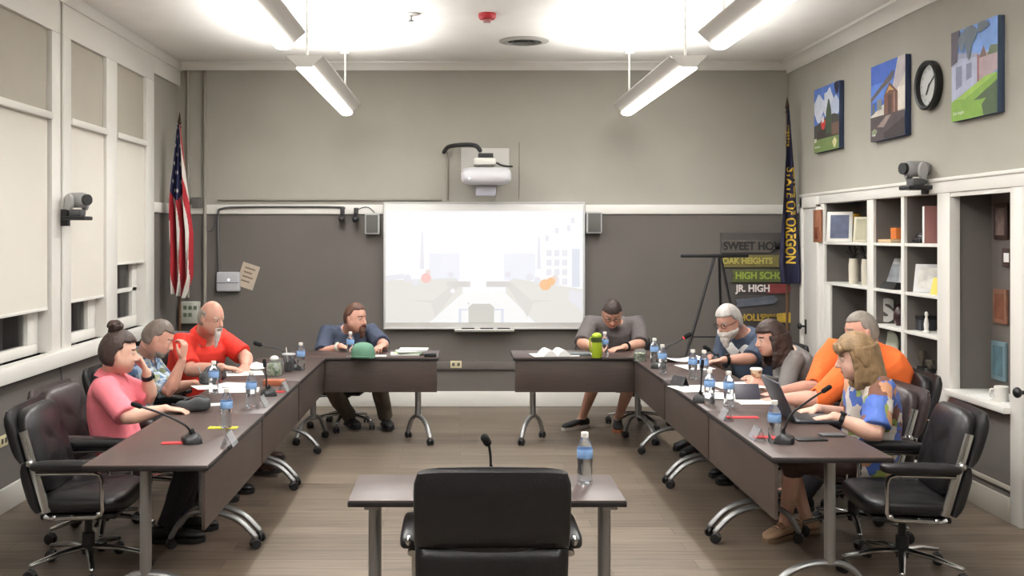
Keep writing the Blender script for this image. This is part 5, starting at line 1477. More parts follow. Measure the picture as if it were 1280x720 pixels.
for nm, a, l, w_ in (('hour_hand', 3.75, 0.075, 0.006), ('minute_hand', 1.0, 0.11, 0.004)):
    MB().box(-w_, w_, -0.015, l, 0.024, 0.026, M=M @ Matrix.Rotation(-a, 4, 'Z')).build(nm, M_blackp, t)
# ------------------------------------------------------------------ things on the tables
def T_(x, y): return PZ(x, y, ZT)
def bottle_proto():
    t = thing('water_bottle', 'clear plastic water bottle', 'bottle')
    MB().lathe([(0.001, 0.002), (0.024, 0.0), (0.029, 0.004), (0.031, 0.012), (0.029, 0.03), (0.031, 0.05), (0.029, 0.068), (0.031, 0.085), (0.031, 0.14), (0.029, 0.15), (0.021, 0.168), (0.0135, 0.180), (0.0125, 0.190), (0.001, 0.190)], 20).build('bottle', M_glass, t, 60)
    MB().lathe([(0.0315, 0.103), (0.0322, 0.104), (0.0322, 0.138), (0.0315, 0.139), (0.0305, 0.138), (0.0305, 0.104)], 20).build('paper_label', M_blue, t)
    MB().lathe([(0.0150, 0.186), (0.0155, 0.188), (0.0155, 0.204), (0.0145, 0.206), (0.001, 0.206)], 16).build('cap', M_white, t)
    return t
bp = bottle_proto(); first = True
BG = 'water bottles on the tables'
for x, y, lb in [
    (283, 535, 'water bottle behind the yellow slip on the left row, nearest the camera'), (314, 508, 'water bottle near the inner edge of the left row, farther than the yellow slip'),
    (267, 492, 'water bottle in front of the red-shirted man'), (376, 463, 'water bottle at the far end of the left row beside the cola cup'),
    (438, 446, 'water bottle in front of the navy-shirted man at the back'), (756, 446, 'water bottle beside the green tumbler'),
    (818, 456, 'left of two water bottles at the far end of the right row'), (828, 466, 'right of two water bottles at the far end of the right row'),
    (866, 474, 'left of two water bottles before the white-bearded man'), (880, 475, 'right of two water bottles before the white-bearded man'),
    (887, 505, 'water bottle beside the upright microphone on the right row'), (911, 508, 'water bottle in front of the grey-sweater woman'),
    (968, 554, 'water bottle nearest the camera on the right row, behind the laptop'), (731, 604, 'water bottle standing alone on the small centre table')]:
    p_ = T_(x, y)
    if first: bp.location = p_; bp['label'] = lb; bp['group'] = BG; first = False
    else: dup(bp, p_, random.uniform(0, 6), lb, BG)

def mic(label, base, yaw, pts, headr=0.017, ring=False):
    """gooseneck microphone; pts are world points from the base to the foam head"""
    t = thing('gooseneck_microphone', label, 'microphone', base, 0, 'gooseneck microphones')
    M = Matrix.Rotation(yaw, 4, 'Z')
    rings = []
    for q, z, w in ((0, 0, 1), (0.3, 0.018, 0.97), (0.7, 0.028, 0.85), (1, 0.034, 0.6)):
        rings.append([(0.062 * w * math.copysign(abs(math.cos(a)) ** 0.5, math.cos(a)), 0.048 * w * math.copysign(abs(math.sin(a)) ** 0.5, math.sin(a)) - 0.008 * q, z + (0.012 * q * (1 if math.sin(a) > 0 else 0))) for a in [2*PI*k/24 for k in range(24)]])
    b = MB().loft(rings, M=M).build('base', M_blackp, t)
    MB().box(-0.025, 0.025, -0.04, -0.026, 0.022, 0.029, 0.002, M=M).build('button', M_dgry, b)
    L_ = [V(q) - V(base) for q in pts]
    pp = catmull([V((0, 0.01, 0.035))] + L_, 6)
    MB().tube(pp, 0.0055, 8).lathe([(0.011, 0.03), (0.011, 0.05), (0.006, 0.065)], 10, Matrix.Translation((0, 0.01, 0))).build('gooseneck', M_blackp, t)
    d = (L_[-1] - L_[-2]).normalized()
    MB().tube([L_[-1] - d * 0.012, L_[-1] + d * 0.022], headr, 12, round_ends=True).build('foam_head', mat('black_foam', (18, 18, 19), 0.95), t)
    if ring: MB().tube([L_[-1] - d * 0.034, L_[-1] - d * 0.026], headr * 0.7, 12).build('light_ring', mat('red_ring', (214, 40, 40), 0.4, emit=0.6), t)
    return t
b = T_(240, 553); Yb = b.y
mic('gooseneck microphone nearest the camera on the left row', b, -1.2, [P(239, 542, Yb), P(232, 532, Yb - 0.02), P(205, 518, Yb - 0.04), P(172, 507, Yb - 0.06)], 0.012)
b = T_(336, 494); mic('gooseneck microphone on the left row before the papers', b, -1.2, [P(333, 484, b.y), P(333, 472, b.y), P(331, 455, b.y + 0.02)], 0.012)
b = T_(368, 462); mic('gooseneck microphone at the far end of the left row, head against the grey wall', b, -1.2, [P(366, 452, b.y), P(352, 438, b.y), P(336, 434, b.y), P(323, 430, b.y)], 0.018)
b = T_(980, 553); mic('gooseneck microphone nearest the camera on the right row', b, 1.2, [P(981, 535, b.y), P(990, 517, b.y), P(1012, 500, b.y - 0.02), P(1032, 487, b.y - 0.03)], 0.012)
b = T_(876, 502); mic('upright gooseneck microphone midway along the right row', b, 1.2, [P(876, 488, b.y), P(877, 474, b.y), P(878, 456, b.y)], 0.010)
b = T_(822, 460); mic('gooseneck microphone with a red ring at the far end of the right row', b, 1.2, [P(824, 447, b.y), P(834, 434, b.y), P(847, 427, b.y), P(859, 420, b.y)], 0.018, True)
b = T_(897, 452); mic('gooseneck microphone before the white-bearded man', b, 1.2, [P(896, 446, b.y), P(890, 440, b.y), P(884, 436, b.y)], 0.018)
b = T_(614, 602); mic('gooseneck microphone on the small centre table, seen above the chair back', b, 0.0, [P(613.5, 585, b.y), P(613, 570, b.y), P(611, 556, b.y - 0.01), P(608, 551, b.y - 0.03)], 0.017)

def sheet(label, x, y, w, d, rot, m=M_paper, h=0.0015, dz=0.001, name='paper_sheet', cat='paper', group='papers on the tables', curl=0.0):
    p_ = T_(x, y)
    mb = MB()
    if curl:
        n = 8
        for k in range(n):
            a, c = -w/2 + w*k/n, -w/2 + w*(k+1)/n
            za, zc = curl * (2*a/w) ** 2, curl * (2*c/w) ** 2
            mb.quad((a, -d/2, za), (c, -d/2, zc), (c, d/2, zc), (a, d/2, za))
        bmesh.ops.remove_doubles(mb.bm, verts=mb.bm.verts, dist=1e-5)
        bmesh.ops.solidify(mb.bm, geom=mb.bm.faces[:], thickness=-0.0015)
    else: mb.box(-w/2, w/2, -d/2, d/2, 0, h)
    o = mb.build(name, m)
    o.location = (p_.x, p_.y, ZT + dz); o.rotation_euler = (0, 0, rot)
    return tag(o, label, cat, group)
sheet('white paper beside the hand of the pink-shirted woman', 268, 506, 0.12, 0.09, 0.3)
sheet('white paper under the pen hand of the floral-shirted man', 258, 484, 0.16, 0.2, 0.5)
sheet('white paper before the red-shirted man, nearer of the overlapping two', 296, 488, 0.28, 0.21, 0.15)
sheet('white paper before the red-shirted man, farther of the overlapping two', 291, 482, 0.22, 0.21, -0.3, dz=0.003)
sheet('white paper under the hands of the red-shirted man', 306, 467, 0.26, 0.24, 0.25)
sheet('curled white paper beyond the red-shirted man', 328, 459, 0.21, 0.28, -0.2, curl=0.02)
sheet('white paper before the white-bearded man, nearer of two', 868, 459, 0.22, 0.28, 0.2)
sheet('curled white paper before the white-bearded man, farther of two', 851, 451, 0.30, 0.22, 0.1, curl=0.03, dz=0.004)
sheet('white papers spread midway on the right row, nearest the inner edge', 866, 486, 0.24, 0.28, 0.2)
sheet('wide white paper in front of the grey-sweater woman', 921, 482, 0.32, 0.28, 0.1, dz=0.003)
sheet('white paper beside the upright microphone on the right row', 905, 496, 0.25, 0.26, -0.25, dz=0.005)
sheet('white paper lying under the dark tablet on the right row', 945, 503, 0.22, 0.16, 0.0)
sheet('white paper on the back left table before the navy-shirted man', 468, 445, 0.2, 0.1, 0.05)
sheet('small white paper before the man in a grey tee', 736, 443, 0.1, 0.12, 0.3)
M_rs = mat('red_slip', (196, 48, 52), 0.7); M_ys = mat('yellow_slip', (214, 206, 52), 0.7); M_os = mat('orange_slip', (190, 96, 60), 0.7)
SGp = 'coloured slips under the name stands'
sheet('red slip near the nearest microphone of the left row', 221, 554, 0.14, 0.05, 0.1, M_rs, 0.004, 0, 'coloured_slip', 'slip', SGp)
sheet('yellow slip on the left row in front of the nearest bottle', 279, 535, 0.15, 0.05, 0.0, M_ys, 0.004, 0, 'coloured_slip', 'slip', SGp)
sheet('dull red slip before the far microphone of the left row', 344, 490, 0.12, 0.06, 0.0, M_rs, 0.004, 0, 'coloured_slip', 'slip', SGp)
sheet('red slip on the right row in front of the grey-sweater woman', 928, 522, 0.17, 0.05, 0.0, M_rs, 0.004, 0, 'coloured_slip', 'slip', SGp)
sheet('red slip by the nearest bottle of the right row', 964, 547, 0.17, 0.05, 0.0, M_rs, 0.004, 0, 'coloured_slip', 'slip', SGp)
# clear acrylic name stands
M_acr = mat('clear_acrylic', (240, 244, 246), 0.08, trans=0.95, ior=1.2)
def stand(label, x, y, rot, w=0.12, m=M_acr):
    p_ = T_(x, y)
    mb = MB().loft([[(u, -0.03, 0), (u, -0.028, 0), (u, 0.004, 0.058), (u, 0.028, 0), (u, 0.03, 0), (u, 0.004, 0.064)] for u in (-w/2, w/2)])
    o = mb.build('name_stand', m); o.location = p_; o.rotation_euler = (0, 0, rot); return tag(o, label, 'name stand', 'name stands on the tables')
stand('clear acrylic name stand at the near inner edge of the left row', 287, 556, PI/2)
stand('clear acrylic name stand midway on the inner edge of the left row', 328, 508, PI/2)
stand('clear acrylic name stand at the far inner edge of the left row', 355, 489, PI/2)
stand('clear acrylic name stand beside the nearest bottle of the right row', 946, 549, -PI/2)
stand('clear acrylic name stand midway on the inner edge of the right row', 907, 524, -PI/2)
stand('black name stand with white lettering on the right row', 849, 482, -PI/2 + 0.5, 0.13, M_blackp)
# soft dark case in the pink woman's hand and the dark cap by the red-shirted man
def softcase(label, c, sx, sy, sz, rot, name, cat, m):
    t = thing(name, label, cat, (c.x, c.y, ZT), rot)
    mb = MB(); mb.ell((0, 0, sz), (sx, sy, sz), 16, None, 0.6, 0.7)
    for v in mb.bm.verts:
        k = (v.co.x / sx + 1) / 2
        v.co.z *= 0.62 + 0.45 * k; v.co.y *= 0.75 + 0.3 * k
        v.co.z += 0.004 * math.sin(v.co.x * 60) * (v.co.z / sz)
    mb.build('body', m, t, 60)
    MB().tube(catmull([(-sx*0.9, 0, sz*0.75), (-sx*0.3, 0, sz*1.72), (sx*0.4, 0, sz*2.06), (sx*0.92, 0, sz*1.5)], 5), 0.004, 8).build('zip', M_dgry, t)
    MB().tube(catmull([(-sx*0.95, 0.0, sz*0.7), (-sx*1.15, 0.01, sz*0.95), (-sx*1.2, 0.0, sz*0.5), (-sx*0.95, -0.01, sz*0.4)], 4), 0.006, 8).build('strap', M_blackp, t)
M_soft = mat('dark_grey_neoprene', (56, 58, 60), 0.7, bump=0.2, bscale=120)
softcase('dark grey soft case under the hand of the pink-shirted woman', T_(241, 514), 0.10, 0.055, 0.042, 0.1, 'soft_case', 'case', M_soft)
softcase('dark grey soft case by the forearm of the red-shirted man', T_(262, 480), 0.085, 0.06, 0.06, 1.2, 'soft_case', 'case', M_soft)
# pen held by the man in the floral shirt
o = MB().tube([(0, 0, 0), (0, 0, 0.13)], 0.005, 10).build('pen', M_gry); q = P(257, 482, 6.98); o.location = (q.x, q.y, ZT + 0.006); o.rotation_euler = (0.3, -0.35, 0); tag(o, 'grey pen in the hand of the floral-shirted man', 'pen')
# jar of snacks, orange box, cola cup
t = thing('snack_jar', 'glass jar of pale green and white sweets on the left row', 'jar', T_(343, 469))
MB().lathe([(0.001, 0), (0.05, 0), (0.055, 0.02), (0.055, 0.07), (0.045, 0.085), (0.001, 0.085)], 20).build('sweets', patch_mat('sweets', [(0, (150, 160, 120)), (0.3, (214, 212, 196)), (0.6, (104, 124, 84)), (0.8, (196, 190, 160))], 60), t)
MB().lathe([(0.058, 0), (0.058, 0.09), (0.048, 0.105), (0.048, 0.115), (0.046, 0.115), (0.046, 0.104), (0.056, 0.088), (0.056, 0.002)], 20).build('glass', M_glass, t)
MB().ell((0, 0, 0.118), (0.032, 0.032, 0.022), 10).build('stopper', M_white, t)
o = MB().box(-0.07, 0.07, -0.04, 0.04, 0, 0.035, 0.004).build('tissue_box', mat('orange_brown_card', (156, 88, 58), 0.7)); o.location = T_(343, 481); tag(o, 'low orange-brown box on the left row before the sweet jar', 'box')
t = thing('cola_cup', 'clear plastic cup of dark cola with a straw on the left row', 'cup', T_(361, 464))
MB().lathe([(0.030, 0), (0.033, 0.002), (0.046, 0.12), (0.049, 0.122), (0.046, 0.124), (0.044, 0.12), (0.031, 0.004), (0.001, 0.004)], 22).build('cup', M_glass, t)
MB().lathe([(0.001, 0.005), (0.030, 0.005), (0.038, 0.07), (0.001, 0.07)], 22).build('cola', mat('dark_cola', (40, 24, 20), 0.1), t)
MB().lathe([(0.049, 0.121), (0.051, 0.123), (0.048, 0.132), (0.001, 0.134)], 22).build('lid', mat('clear_lid', (226, 226, 226), 0.2, alpha=0.6), t)
MB().tube([(0, 0, 0.01), (-0.02, 0, 0.175)], 0.0035, 8).build('straw', M_white, t)
# back left table: green cap, stack of papers
t = thing('baseball_hat', 'faded green baseball hat on the back left table', 'hat', T_(454, 447), -0.3)
mb = MB(); mb.ell((0, 0, 0.0), (0.098, 0.09, 0.125), 16, None, 0.7, 0.9)
for v in mb.bm.verts: v.co.z = max(v.co.z, 0.0)
M_cap = mat('faded_green_cloth', (94, 134, 112), 0.85, bump=0.1, bscale=150)
mb.build('crown', M_cap, t, 60)
mb = MB(); mb.loft([[(0.085 * math.cos(a), -0.06 - r * math.sin(a), 0.012 + 0.012 * math.sin(a) * (1 - r * 4)) for a in [PI * k / 14 for k in range(15)]] for r in (0.0, 0.09)], caps=False)
bmesh.ops.solidify(mb.bm, geom=mb.bm.faces[:], thickness=0.003); mb.build('brim', M_cap, t)
MB().ell((0, 0, 0.126), (0.008, 0.008, 0.005), 8).build('button', M_cap, t)
for k, (dx, dy, r, c, hh) in enumerate(((0.0, 0.0, 0.05, (226, 226, 222), 0.012), (0.03, 0.02, -0.12, (176, 204, 160), 0.006), (0.05, 0.01, 0.2, (232, 232, 230), 0.008), (0.07, 0.03, -0.05, (236, 236, 236), 0.008))):
    p_ = T_(506, 444)
    o = MB().box(-0.12, 0.12, -0.09, 0.09, 0, hh, 0.001).build('paper_stack', mat('stack_%d' % c[0], c, 0.85)); o.location = (p_.x + dx, p_.y + dy + 0.05, ZT + 0.012 * k + (0.001 if k else 0)); o.rotation_euler = (0, 0, r)
    tag(o, ['white paper pad lowest in the stack on the back left table', 'pale green paper second from the bottom of the back left stack', 'white papers under the topmost in the back left stack', 'white papers topmost in the back left stack'][k], 'paper', 'paper stack on the back left table')
o = MB().box(-0.05, 0.05, -0.03, 0.03, 0, 0.03, 0.006).build('black_case', M_blackp); o.location = T_(538, 446); tag(o, 'small black case at the right end of the back left table', 'case')
# back right table: open binder, grey book, green tumbler, jar
t = thing('open_book', 'open book with white pages on the back right table', 'book', T_(694, 446) + V((0, 0.1, 0)), 0.15)
for s in (-1, 1):
    mb = MB(); mb.loft([[(s * u * 0.19, y, 0.006 + 0.055 * math.sin(min(1, u * 1.6) * PI) * (1 - 0.3 * u)) for u in [k / 8 for k in range(9)]] + [(s * u * 0.19, y, 0.003) for u in [k / 8 for k in range(8, -1, -1)]] for y in (-0.12, 0.12)])
    mb.build('page_block', M_paper, t)
MB().box(-0.195, 0.195, -0.125, 0.125, 0, 0.003).build('cover', M_dgry, t)
o = MB().box(-0.11, 0.11, -0.07, 0.07, 0, 0.022, 0.003).build('grey_book', mat('grey_book_cover', (104, 108, 108), 0.6)); o.location = T_(722, 445) + V((0, 0.06, 0)); tag(o, 'grey closed book between the open book and the green tumbler', 'book')
t = thing('green_tumbler', 'bright green tumbler with a dark band on the back right table', 'tumbler', T_(746, 447))
M_gp = mat('lime_green_plastic', (150, 172, 40), 0.3); M_gd = mat('dark_green_band', (62, 76, 36), 0.4)
MB().lathe([(0.001, 0), (0.040, 0), (0.043, 0.005), (0.043, 0.12), (0.041, 0.135), (0.001, 0.135)], 24).build('body', M_gp, t)
MB().lathe([(0.044, 0.128), (0.0445, 0.13), (0.043, 0.165), (0.038, 0.168), (0.001, 0.168)], 24).build('band', M_gd, t)
MB().ell((0, 0, 0.175), (0.042, 0.042, 0.03), 12).build('lid', M_gp, t)
MB().tube(catmull([(-0.04, 0, 0.165), (-0.055, 0, 0.15), (-0.055, 0, 0.07), (-0.043, 0, 0.05)], 4), 0.007, 8).build('handle', M_gp, t)
t = thing('snack_jar', 'small jar of pale sweets at the joint of the back and right tables', 'jar', T_(800, 451))
MB().lathe([(0.001, 0), (0.042, 0), (0.046, 0.02), (0.046, 0.06), (0.001, 0.07)], 20).build('sweets', MATS['sweets'], t)
MB().lathe([(0.049, 0), (0.049, 0.08), (0.04, 0.095), (0.038, 0.095), (0.046, 0.078), (0.046, 0.002)], 20).build('glass', M_glass, t)
# right row: laptop, phone, tablet, paper cup
M_lap = mat('dark_grey_laptop', (66, 68, 76), 0.4, metal=0.4)
hx = (986 - CX) * 5.62 / F
t = thing('laptop', 'dark grey laptop with a tilted screen in front of the blonde woman', 'laptop', (hx, 5.66, ZT))
MB().box(0, 0.235, -0.16, 0.16, 0.003, 0.018, 0.004).build('keyboard_base', M_lap, t)
MB().box(0.03, 0.13, -0.14, 0.14, 0.0175, 0.0195).build('keys', M_blackp, t)
MB().box(0.15, 0.22, -0.05, 0.05, 0.0175, 0.0187).build('touchpad', M_dgry, t)
Ms = Matrix.Translation((0.0, 0, 0.012)) @ Matrix.Rotation(-0.42, 4, 'Y')
MB().box(-0.006, 0.004, -0.16, 0.16, 0.0, 0.225, 0.004, M=Ms).build('screen_lid', M_lap, t)
MB().box(0.0035, 0.005, -0.15, 0.15, 0.012, 0.212, M=Ms).build('display', mat('laptop_display', (180, 190, 210), 0.3, emit=0.25), t)
MB().tube([(0, -0.12, 0.012), (0, 0.12, 0.012)], 0.007, 8).build('hinge', M_blackp, t)
o = MB().box(-0.075, 0.075, -0.038, 0.038, 0, 0.009, 0.004).build('mobile_phone', M_blackp); o.location = T_(1013, 550); o.rotation_euler = (0, 0, 0.05); tag(o, 'black phone lying between the nearest microphone and the laptop', 'phone')
o = MB().box(-0.06, 0.06, -0.03, 0.03, 0, 0.012, 0.005).build('mobile_phone', M_dgry); o.location = T_(1040, 545); tag(o, 'dark phone under the wrist of the blonde woman', 'phone', None)
t = thing('tablet', 'dark tablet propped on a white stand before the grey-sweater woman', 'tablet', T_(935, 502))
MB().box(-0.075, 0.075, -0.012, 0.0, 0.012, 0.11, 0.003, M=Matrix.Rotation(-0.5, 4, 'X')).build('slab', mat('tablet_dark', (58, 56, 66), 0.4), t)
MB().box(-0.085, 0.085, -0.04, 0.06, 0, 0.012, 0.003).build('stand', M_white, t)
t = thing('paper_cup', 'patterned paper cup beside the grey-sweater woman', 'cup', T_(948, 482) + V((0.0, 0.05, 0)))
MB().lathe([(0.001, 0), (0.028, 0), (0.038, 0.10), (0.040, 0.102), (0.037, 0.102), (0.027, 0.004)], 20).build('cup', patch_mat('cup_print', [(0, (196, 170, 140)), (0.4, (120, 82, 62)), (0.6, (224, 216, 206)), (0.8, (168, 110, 84))], 50), t)
MB().lathe([(0.041, 0.098), (0.041, 0.106), (0.035, 0.112), (0.001, 0.112)], 20).build('lid', M_white, t)

# ------------------------------------------------------------------ things in the bookcase
def shelf_pt(x, z, inset=0.12):
    """point on a shelf of height z, set back from the face, seen at pixel column x"""
    X = XR + inset
    return V((X, X * F / (x - CX), z))
M_wood = mat('red_brown_wood', (140, 74, 46), 0.5, var=0.15, vscale=14)
M_photo = mat('dim_photo', (70, 78, 104), 0.4, var=0.35, vscale=18)
def frame_thing(name, label, cat, x, z, w, h, fm, im, lean=0.16, yaw=0.0, inset=0.12, border=0.02, group=None):
    p_ = shelf_pt(x, z, inset)
    t = thing(name, label, cat, p_ + V((0, 0, 0.002)), 0, group)
    M = Matrix.Rotation(-PI/2 + yaw, 4, 'Z') @ Matrix.Rotation(-lean, 4, 'X')
    MB().box(-w/2, w/2, 0, 0.014, 0, h, 0.003, M=M).build('frame', fm, t)
    MB().box(-w/2 + border, w/2 - border, -0.002, 0.001, border, h - border, M=M).build('picture', im, t)
    return t
FGp = 'framed things in the bookcase'
frame_thing('picture_frame', 'framed dark blue photograph on the top left shelf', 'picture', 1049, 1.68, 0.22, 0.27, M_white, M_photo, 0.12, 1.0, 0.05, 0.03, FGp)
frame_thing('award_card', 'cream upright award on the top left shelf, right of the blue photograph', 'award', 1075, 1.68, 0.12, 0.22, mat('cream_card', (196, 192, 170), 0.6), mat('cream_print', (170, 166, 140), 0.6, var=0.2), 0.22, 0.95, 0.05, 0.02, FGp)
t = thing('trophy', 'gold trophy behind the cream award on the top left shelf', 'trophy', shelf_pt(1070, 1.68, 0.2))
MB().lathe([(0.04, 0), (0.04, 0.03), (0.015, 0.05), (0.012, 0.13), (0.03, 0.16), (0.05, 0.22), (0.052, 0.25), (0.046, 0.25), (0.03, 0.17), (0.001, 0.165)], 18).build('cup', M_brass, t)
for s in (-1, 1): MB().tube(catmull([(0, s*0.045, 0.235), (0, s*0.085, 0.23), (0, s*0.08, 0.18), (0, s*0.03, 0.165)], 5), 0.006, 8).build('handle', M_brass, t)
t = thing('wooden_plaque', 'orange-brown plaque at the left end of the top shelf', 'plaque', (XR - 0.03, 9.62, 1.675))
MB().box(-0.004, 0.016, -0.10, 0.10, 0.0, 0.30, 0.006).build('board', mat('orange_brown_board', (140, 92, 68), 0.5, var=0.12), t)
MB().box(-0.007, -0.003, -0.05, 0.05, 0.03, 0.14, 0.002).build('figure', mat('dark_relief', (110, 56, 36), 0.6), t)
for x, lb in ((1067, 'left of two white tapered vases with dark sprigs on the second left shelf'), (1083, 'right of two white tapered vases with dark sprigs on the second left shelf')):
    t = thing('vase', lb, 'vase', shelf_pt(x, 1.317, 0.10), 0, 'vases on the second shelf')
    MB().lathe([(0.001, 0), (0.035, 0), (0.04, 0.03), (0.042, 0.16), (0.036, 0.21), (0.038, 0.22), (0.032, 0.22), (0.001, 0.2)], 18).build('vessel', mat('ivory_ceramic', (206, 200, 184), 0.4), t)
    mb = MB()
    for k in range(7):
        a = k * 0.9; mb.tube([(0, 0, 0.2), (0.02 * math.cos(a), 0.02 * math.sin(a), 0.25), (0.06 * math.cos(a), 0.06 * math.sin(a), 0.28 + 0.02 * (k % 3))], [0.004, 0.006, 0.012], 6, round_ends=True)
    mb.build('sprigs', mat('dark_leaf', (36, 34, 34), 0.7), t)
t = thing('stacked_books', 'thin tan book lying on the top middle shelf', 'book', shelf_pt(1118, 1.68, 0.12)); MB().box(-0.09, 0.09, -0.14, 0.14, 0, 0.028, 0.003).build('book', mat('tan_cover', (186, 160, 124), 0.6), t); MB().box(-0.085, 0.092, -0.135, 0.135, 0.004, 0.024).build('pages', M_paper, t)
t = thing('orange_box', 'small orange box standing on the tan book', 'box', shelf_pt(1121, 1.709, 0.12)); MB().box(-0.03, 0.03, -0.05, 0.05, 0, 0.085, 0.005).build('box', mat('orange_card', (196, 110, 48), 0.6), t); MB().box(-0.031, 0.031, -0.051, 0.051, 0.065, 0.09, 0.004).build('lid', mat('orange_card', (196, 110, 48), 0.6), t)
frame_thing('framed_aerial_view', 'wide pale grey print leaning on the middle shelf', 'picture', 1113, 1.317, 0.22, 0.24, mat('pale_mount', (206, 206, 206), 0.5), mat('grey_print', (150, 154, 160), 0.6, var=0.4, vscale=16), 0.2, 0.9, 0.12, 0.05, FGp)
o = MB().loft([[(0.0, -0.14, 0.0), (0, 0.14, 0.0), (0.05, 0.13, 0.05), (0.05, -0.13, 0.05)], [(-0.06, -0.14, 0), (-0.06, 0.14, 0), (-0.03, 0.12, 0.055), (-0.03, -0.12, 0.055)]]).build('display_stand', M_blackp); o.location = shelf_pt(1114, 1.318, 0.05) + V((0.02, 0, 0)); tag(o, 'low black display stand in front of the pale grey print', 'stand')
me = text_mesh('S', 0.24, 0.03, 'CENTER', 0.012); me.transform(Matrix.Rotation(-PI/2 + 1.1, 4, 'Z') @ Matrix.Rotation(PI/2, 4, 'X') @ Matrix.Translation((0, 0.094, 0))); me.materials.append(mat('pale_grey_letter', (170, 168, 164), 0.5))
o = link('decorative_letter', me); o.location = shelf_pt(1108, 1.034, 0.10); tag(o, 'pale freestanding letter S on the third middle shelf', 'letter')
t = thing('dark_vase', 'dark reddish vase beside the letter S', 'vase', shelf_pt(1125, 1.03, 0.12)); MB().lathe([(0.001, 0), (0.03, 0), (0.05, 0.06), (0.045, 0.12), (0.022, 0.15), (0.026, 0.17), (0.02, 0.17), (0.001, 0.12)], 18).build('vessel', mat('dark_red_glaze', (54, 36, 36), 0.25), t); MB().lathe([(0.027, 0.168), (0.03, 0.175), (0.02, 0.178)], 18).build('rim', M_blackp, t)
t = thing('display_plate', 'pale oval plate standing on the fourth middle shelf', 'plate', shelf_pt(1113, 0.727, 0.12)); MM = Matrix.Translation((0, 0, 0.125)) @ Matrix.Rotation(-PI/2 + 0.5, 4, 'Z') @ Matrix.Rotation(PI/2 - 0.15, 4, 'X') @ Matrix.Diagonal((0.72, 1, 1, 1))
MB().lathe([(0.12, 0.012), (0.115, 0.016), (0.08, 0.006), (0.001, 0.005), (0.001, 0.0), (0.08, 0.0), (0.12, 0.01)], 30, MM).build('plate', mat('pale_green_glaze', (186, 190, 172), 0.3), t); MB().lathe([(0.05, 0.0065), (0.05, 0.0085), (0.001, 0.0085)], 24, MM).build('motif', mat('dull_green_motif', (120, 134, 110), 0.5), t)
t = thing('upright_book', 'pink and white book upright at the right of the top right shelf', 'book', shelf_pt(1170, 1.68, 0.1)); MB().box(-0.09, 0.09, -0.018, 0.018, 0, 0.27, 0.003).build('cover', mat('dull_pink_cover', (150, 104, 98), 0.6), t); MB().box(-0.092, 0.085, -0.014, 0.014, 0.004, 0.266).build('pages', M_paper, t)
t = thing('model_car', 'low dark model on the top right shelf', 'model', shelf_pt(1152, 1.68, 0.10)); MB().box(-0.04, 0.04, -0.12, 0.12, 0.012, 0.045, 0.012).ell((0, 0, 0.045), (0.035, 0.07, 0.03), 10).build('body', mat('dark_model_paint', (46, 46, 50), 0.3), t)
for a in (-0.07, 0.07):
    for b in (-0.04, 0.04): MB().tube([(b - 0.008, a, 0.017), (b + 0.008, a, 0.017)], 0.016, 12).build('wheel', M_blackp, t)
t = thing('award_statue', 'tall dark pointed award leaning at the left of the second right shelf', 'award', shelf_pt(1143, 1.317, 0.14)); MB().box(-0.04, 0.04, -0.06, 0.06, 0, 0.03, 0.004).build('base', M_blackp, t); MB().loft([[(-0.008, -0.09, 0.03), (0.008, -0.09, 0.03), (0.008, 0.03, 0.03), (-0.008, 0.03, 0.03)], [(-0.008, -0.07, 0.2), (0.008, -0.07, 0.2), (0.008, 0.06, 0.2), (-0.008, 0.06, 0.2)], [(-0.006, -0.04, 0.29), (0.006, -0.04, 0.29), (0.006, -0.03, 0.29), (-0.006, -0.03, 0.29)]]).build('blade', mat('smoky_acrylic', (34, 34, 38), 0.15), t)
frame_thing('framed_certificate', 'framed white certificate leaning on the second right shelf', 'certificate', 1158, 1.317, 0.19, 0.22, mat('pale_mount', (206, 206, 206), 0.5), mat('certificate_print', (214, 212, 206), 0.7, var=0.35, vscale=14), 0.35, 0.9, 0.1, 0.03, FGp)
t = thing('yellow_card', 'yellow folded card in front of the white certificate', 'card', shelf_pt(1168, 1.318, 0.035)); MB().loft([[(0.0, y, 0), (0.025, y, 0.12), (0.05, y, 0), (0.048, y, 0), (0.025, y, 0.115), (0.002, y, 0)] for y in (-0.07, 0.07)]).build('card', mat('yellow_card_stock', (206, 192, 96), 0.7), t)
t = thing('dark_box', 'dark box on the third right shelf', 'box', shelf_pt(1150, 1.03, 0.14)); MB().box(-0.06, 0.06, -0.14, 0.10, 0, 0.10, 0.006).build('box', mat('charcoal_box', (56, 56, 62), 0.5), t); MB().box(-0.063, 0.063, -0.143, 0.103, 0.08, 0.112, 0.005).build('lid', M_blackp, t)
t = thing('figurine', 'small white figurine beside the dark box on the third right shelf', 'figurine', shelf_pt(1158, 1.032, 0.05)); MB().lathe([(0.025, 0), (0.026, 0.012), (0.014, 0.02), (0.018, 0.06), (0.012, 0.1), (0.006, 0.115), (0.013, 0.13), (0.01, 0.15), (0.001, 0.155)], 16).build('statuette', M_white, t)
for x, h, lb in ((1140, 0.20, 'left of three dark trophies on the fourth right shelf'), (1152, 0.15, 'middle of three dark trophies on the fourth right shelf'), (1163, 0.10, 'right of three dark trophies on the fourth right shelf')):
    t = thing('dark_trophy', lb, 'trophy', shelf_pt(x, 0.727, 0.12), 0, 'trophies on the fourth shelf')
    MB().box(-0.03, 0.03, -0.03, 0.03, 0, 0.035, 0.003).build('plinth', M_blackp, t)
    MB().lathe([(0.012, 0.035), (0.01, h * 0.45), (0.026, h * 0.6), (0.034, h * 0.85), (0.03, h), (0.001, h * 0.9)], 14).build('figure', mat('tarnished_metal', (92, 86, 76), 0.4, metal=0.6), t)
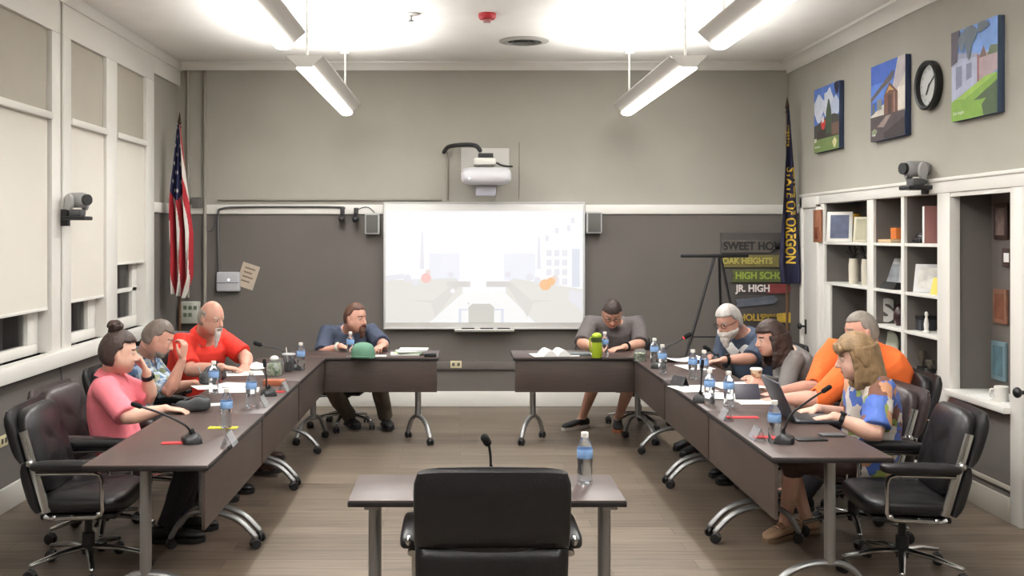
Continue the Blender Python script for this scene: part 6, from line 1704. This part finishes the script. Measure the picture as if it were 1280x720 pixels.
t = thing('blue_binder', 'pale blue binder upright on the fifth right shelf', 'binder', shelf_pt(1168, 0.432, 0.12)); MB().box(-0.1, 0.1, -0.03, 0.03, 0, 0.27, 0.004).build('cover', mat('pale_blue_cover', (110, 136, 160), 0.5), t); MB().box(-0.104, -0.099, -0.018, 0.018, 0.06, 0.2, 0.001).build('spine_label', M_paper, t)
# alcove: pictures on its back wall, mug and papers on the sill
XA = XR + 0.28
def alcove_pic(label, x, y, w, h, fm, im, name='framed_picture'):
    Y = XA * F / (x - CX); z = H - (y - CY) * Y / F
    t = thing(name, label, 'picture', (XA - 0.001, Y, z), 0, 'pictures inside the alcove')
    MB().box(-0.02, 0, -w/2, w/2, -h/2, h/2, 0.004).build('frame', fm, t)
    MB().box(-0.022, -0.019, -w/2 + 0.028, w/2 - 0.028, -h/2 + 0.03, h/2 - 0.03).build('picture', im, t)
    return t
alcove_pic('dark brown framed portrait highest in the alcove', 1254, 277, 0.17, 0.24, mat('dark_brown_frame', (58, 40, 36), 0.5), mat('portrait_print', (104, 88, 84), 0.5, var=0.4, vscale=16))
alcove_pic('small dark framed picture below the portrait in the alcove', 1262, 322, 0.12, 0.12, mat('dark_brown_frame', (58, 40, 36), 0.5), M_paper)
alcove_pic('orange wooden plaque at mid height in the alcove', 1253, 383, 0.17, 0.23, mat('plaque_wood', (128, 90, 72), 0.6, var=0.15, vscale=14), mat('plaque_relief', (110, 68, 50), 0.6, var=0.3))
alcove_pic('teal framed picture lowest in the alcove', 1251, 451, 0.18, 0.26, mat('teal_frame', (102, 124, 132), 0.5), mat('teal_print', (78, 104, 114), 0.5, var=0.3, vscale=12))
t = thing('mug', 'white mug on the alcove sill', 'mug', (XR + 0.05, 6.50, 0.70))
MB().lathe([(0.001, 0.002), (0.036, 0.0), (0.042, 0.01), (0.042, 0.095), (0.039, 0.097), (0.037, 0.09), (0.036, 0.012), (0.001, 0.012)], 22).build('cup', M_white, t)
MB().tube(catmull([(-0.04, 0, 0.078), (-0.068, 0, 0.075), (-0.07, 0, 0.04), (-0.042, 0, 0.025)], 5), 0.006, 8).build('handle', M_white, t)
for x, y, r, lb in ((XR + 0.02, 6.68, 0.3, 'loose white paper on the alcove sill behind the mug'), (XR + 0.06, 6.42, -0.2, 'loose white paper on the alcove sill in front of the mug')):
    o = MB().box(-0.08, 0.08, -0.1, 0.1, 0, 0.004).build('paper_sheet', M_paper); o.location = (x + 0.04, y, 0.7005); o.rotation_euler = (0, 0, r); tag(o, lb, 'paper', 'papers on the alcove sill')
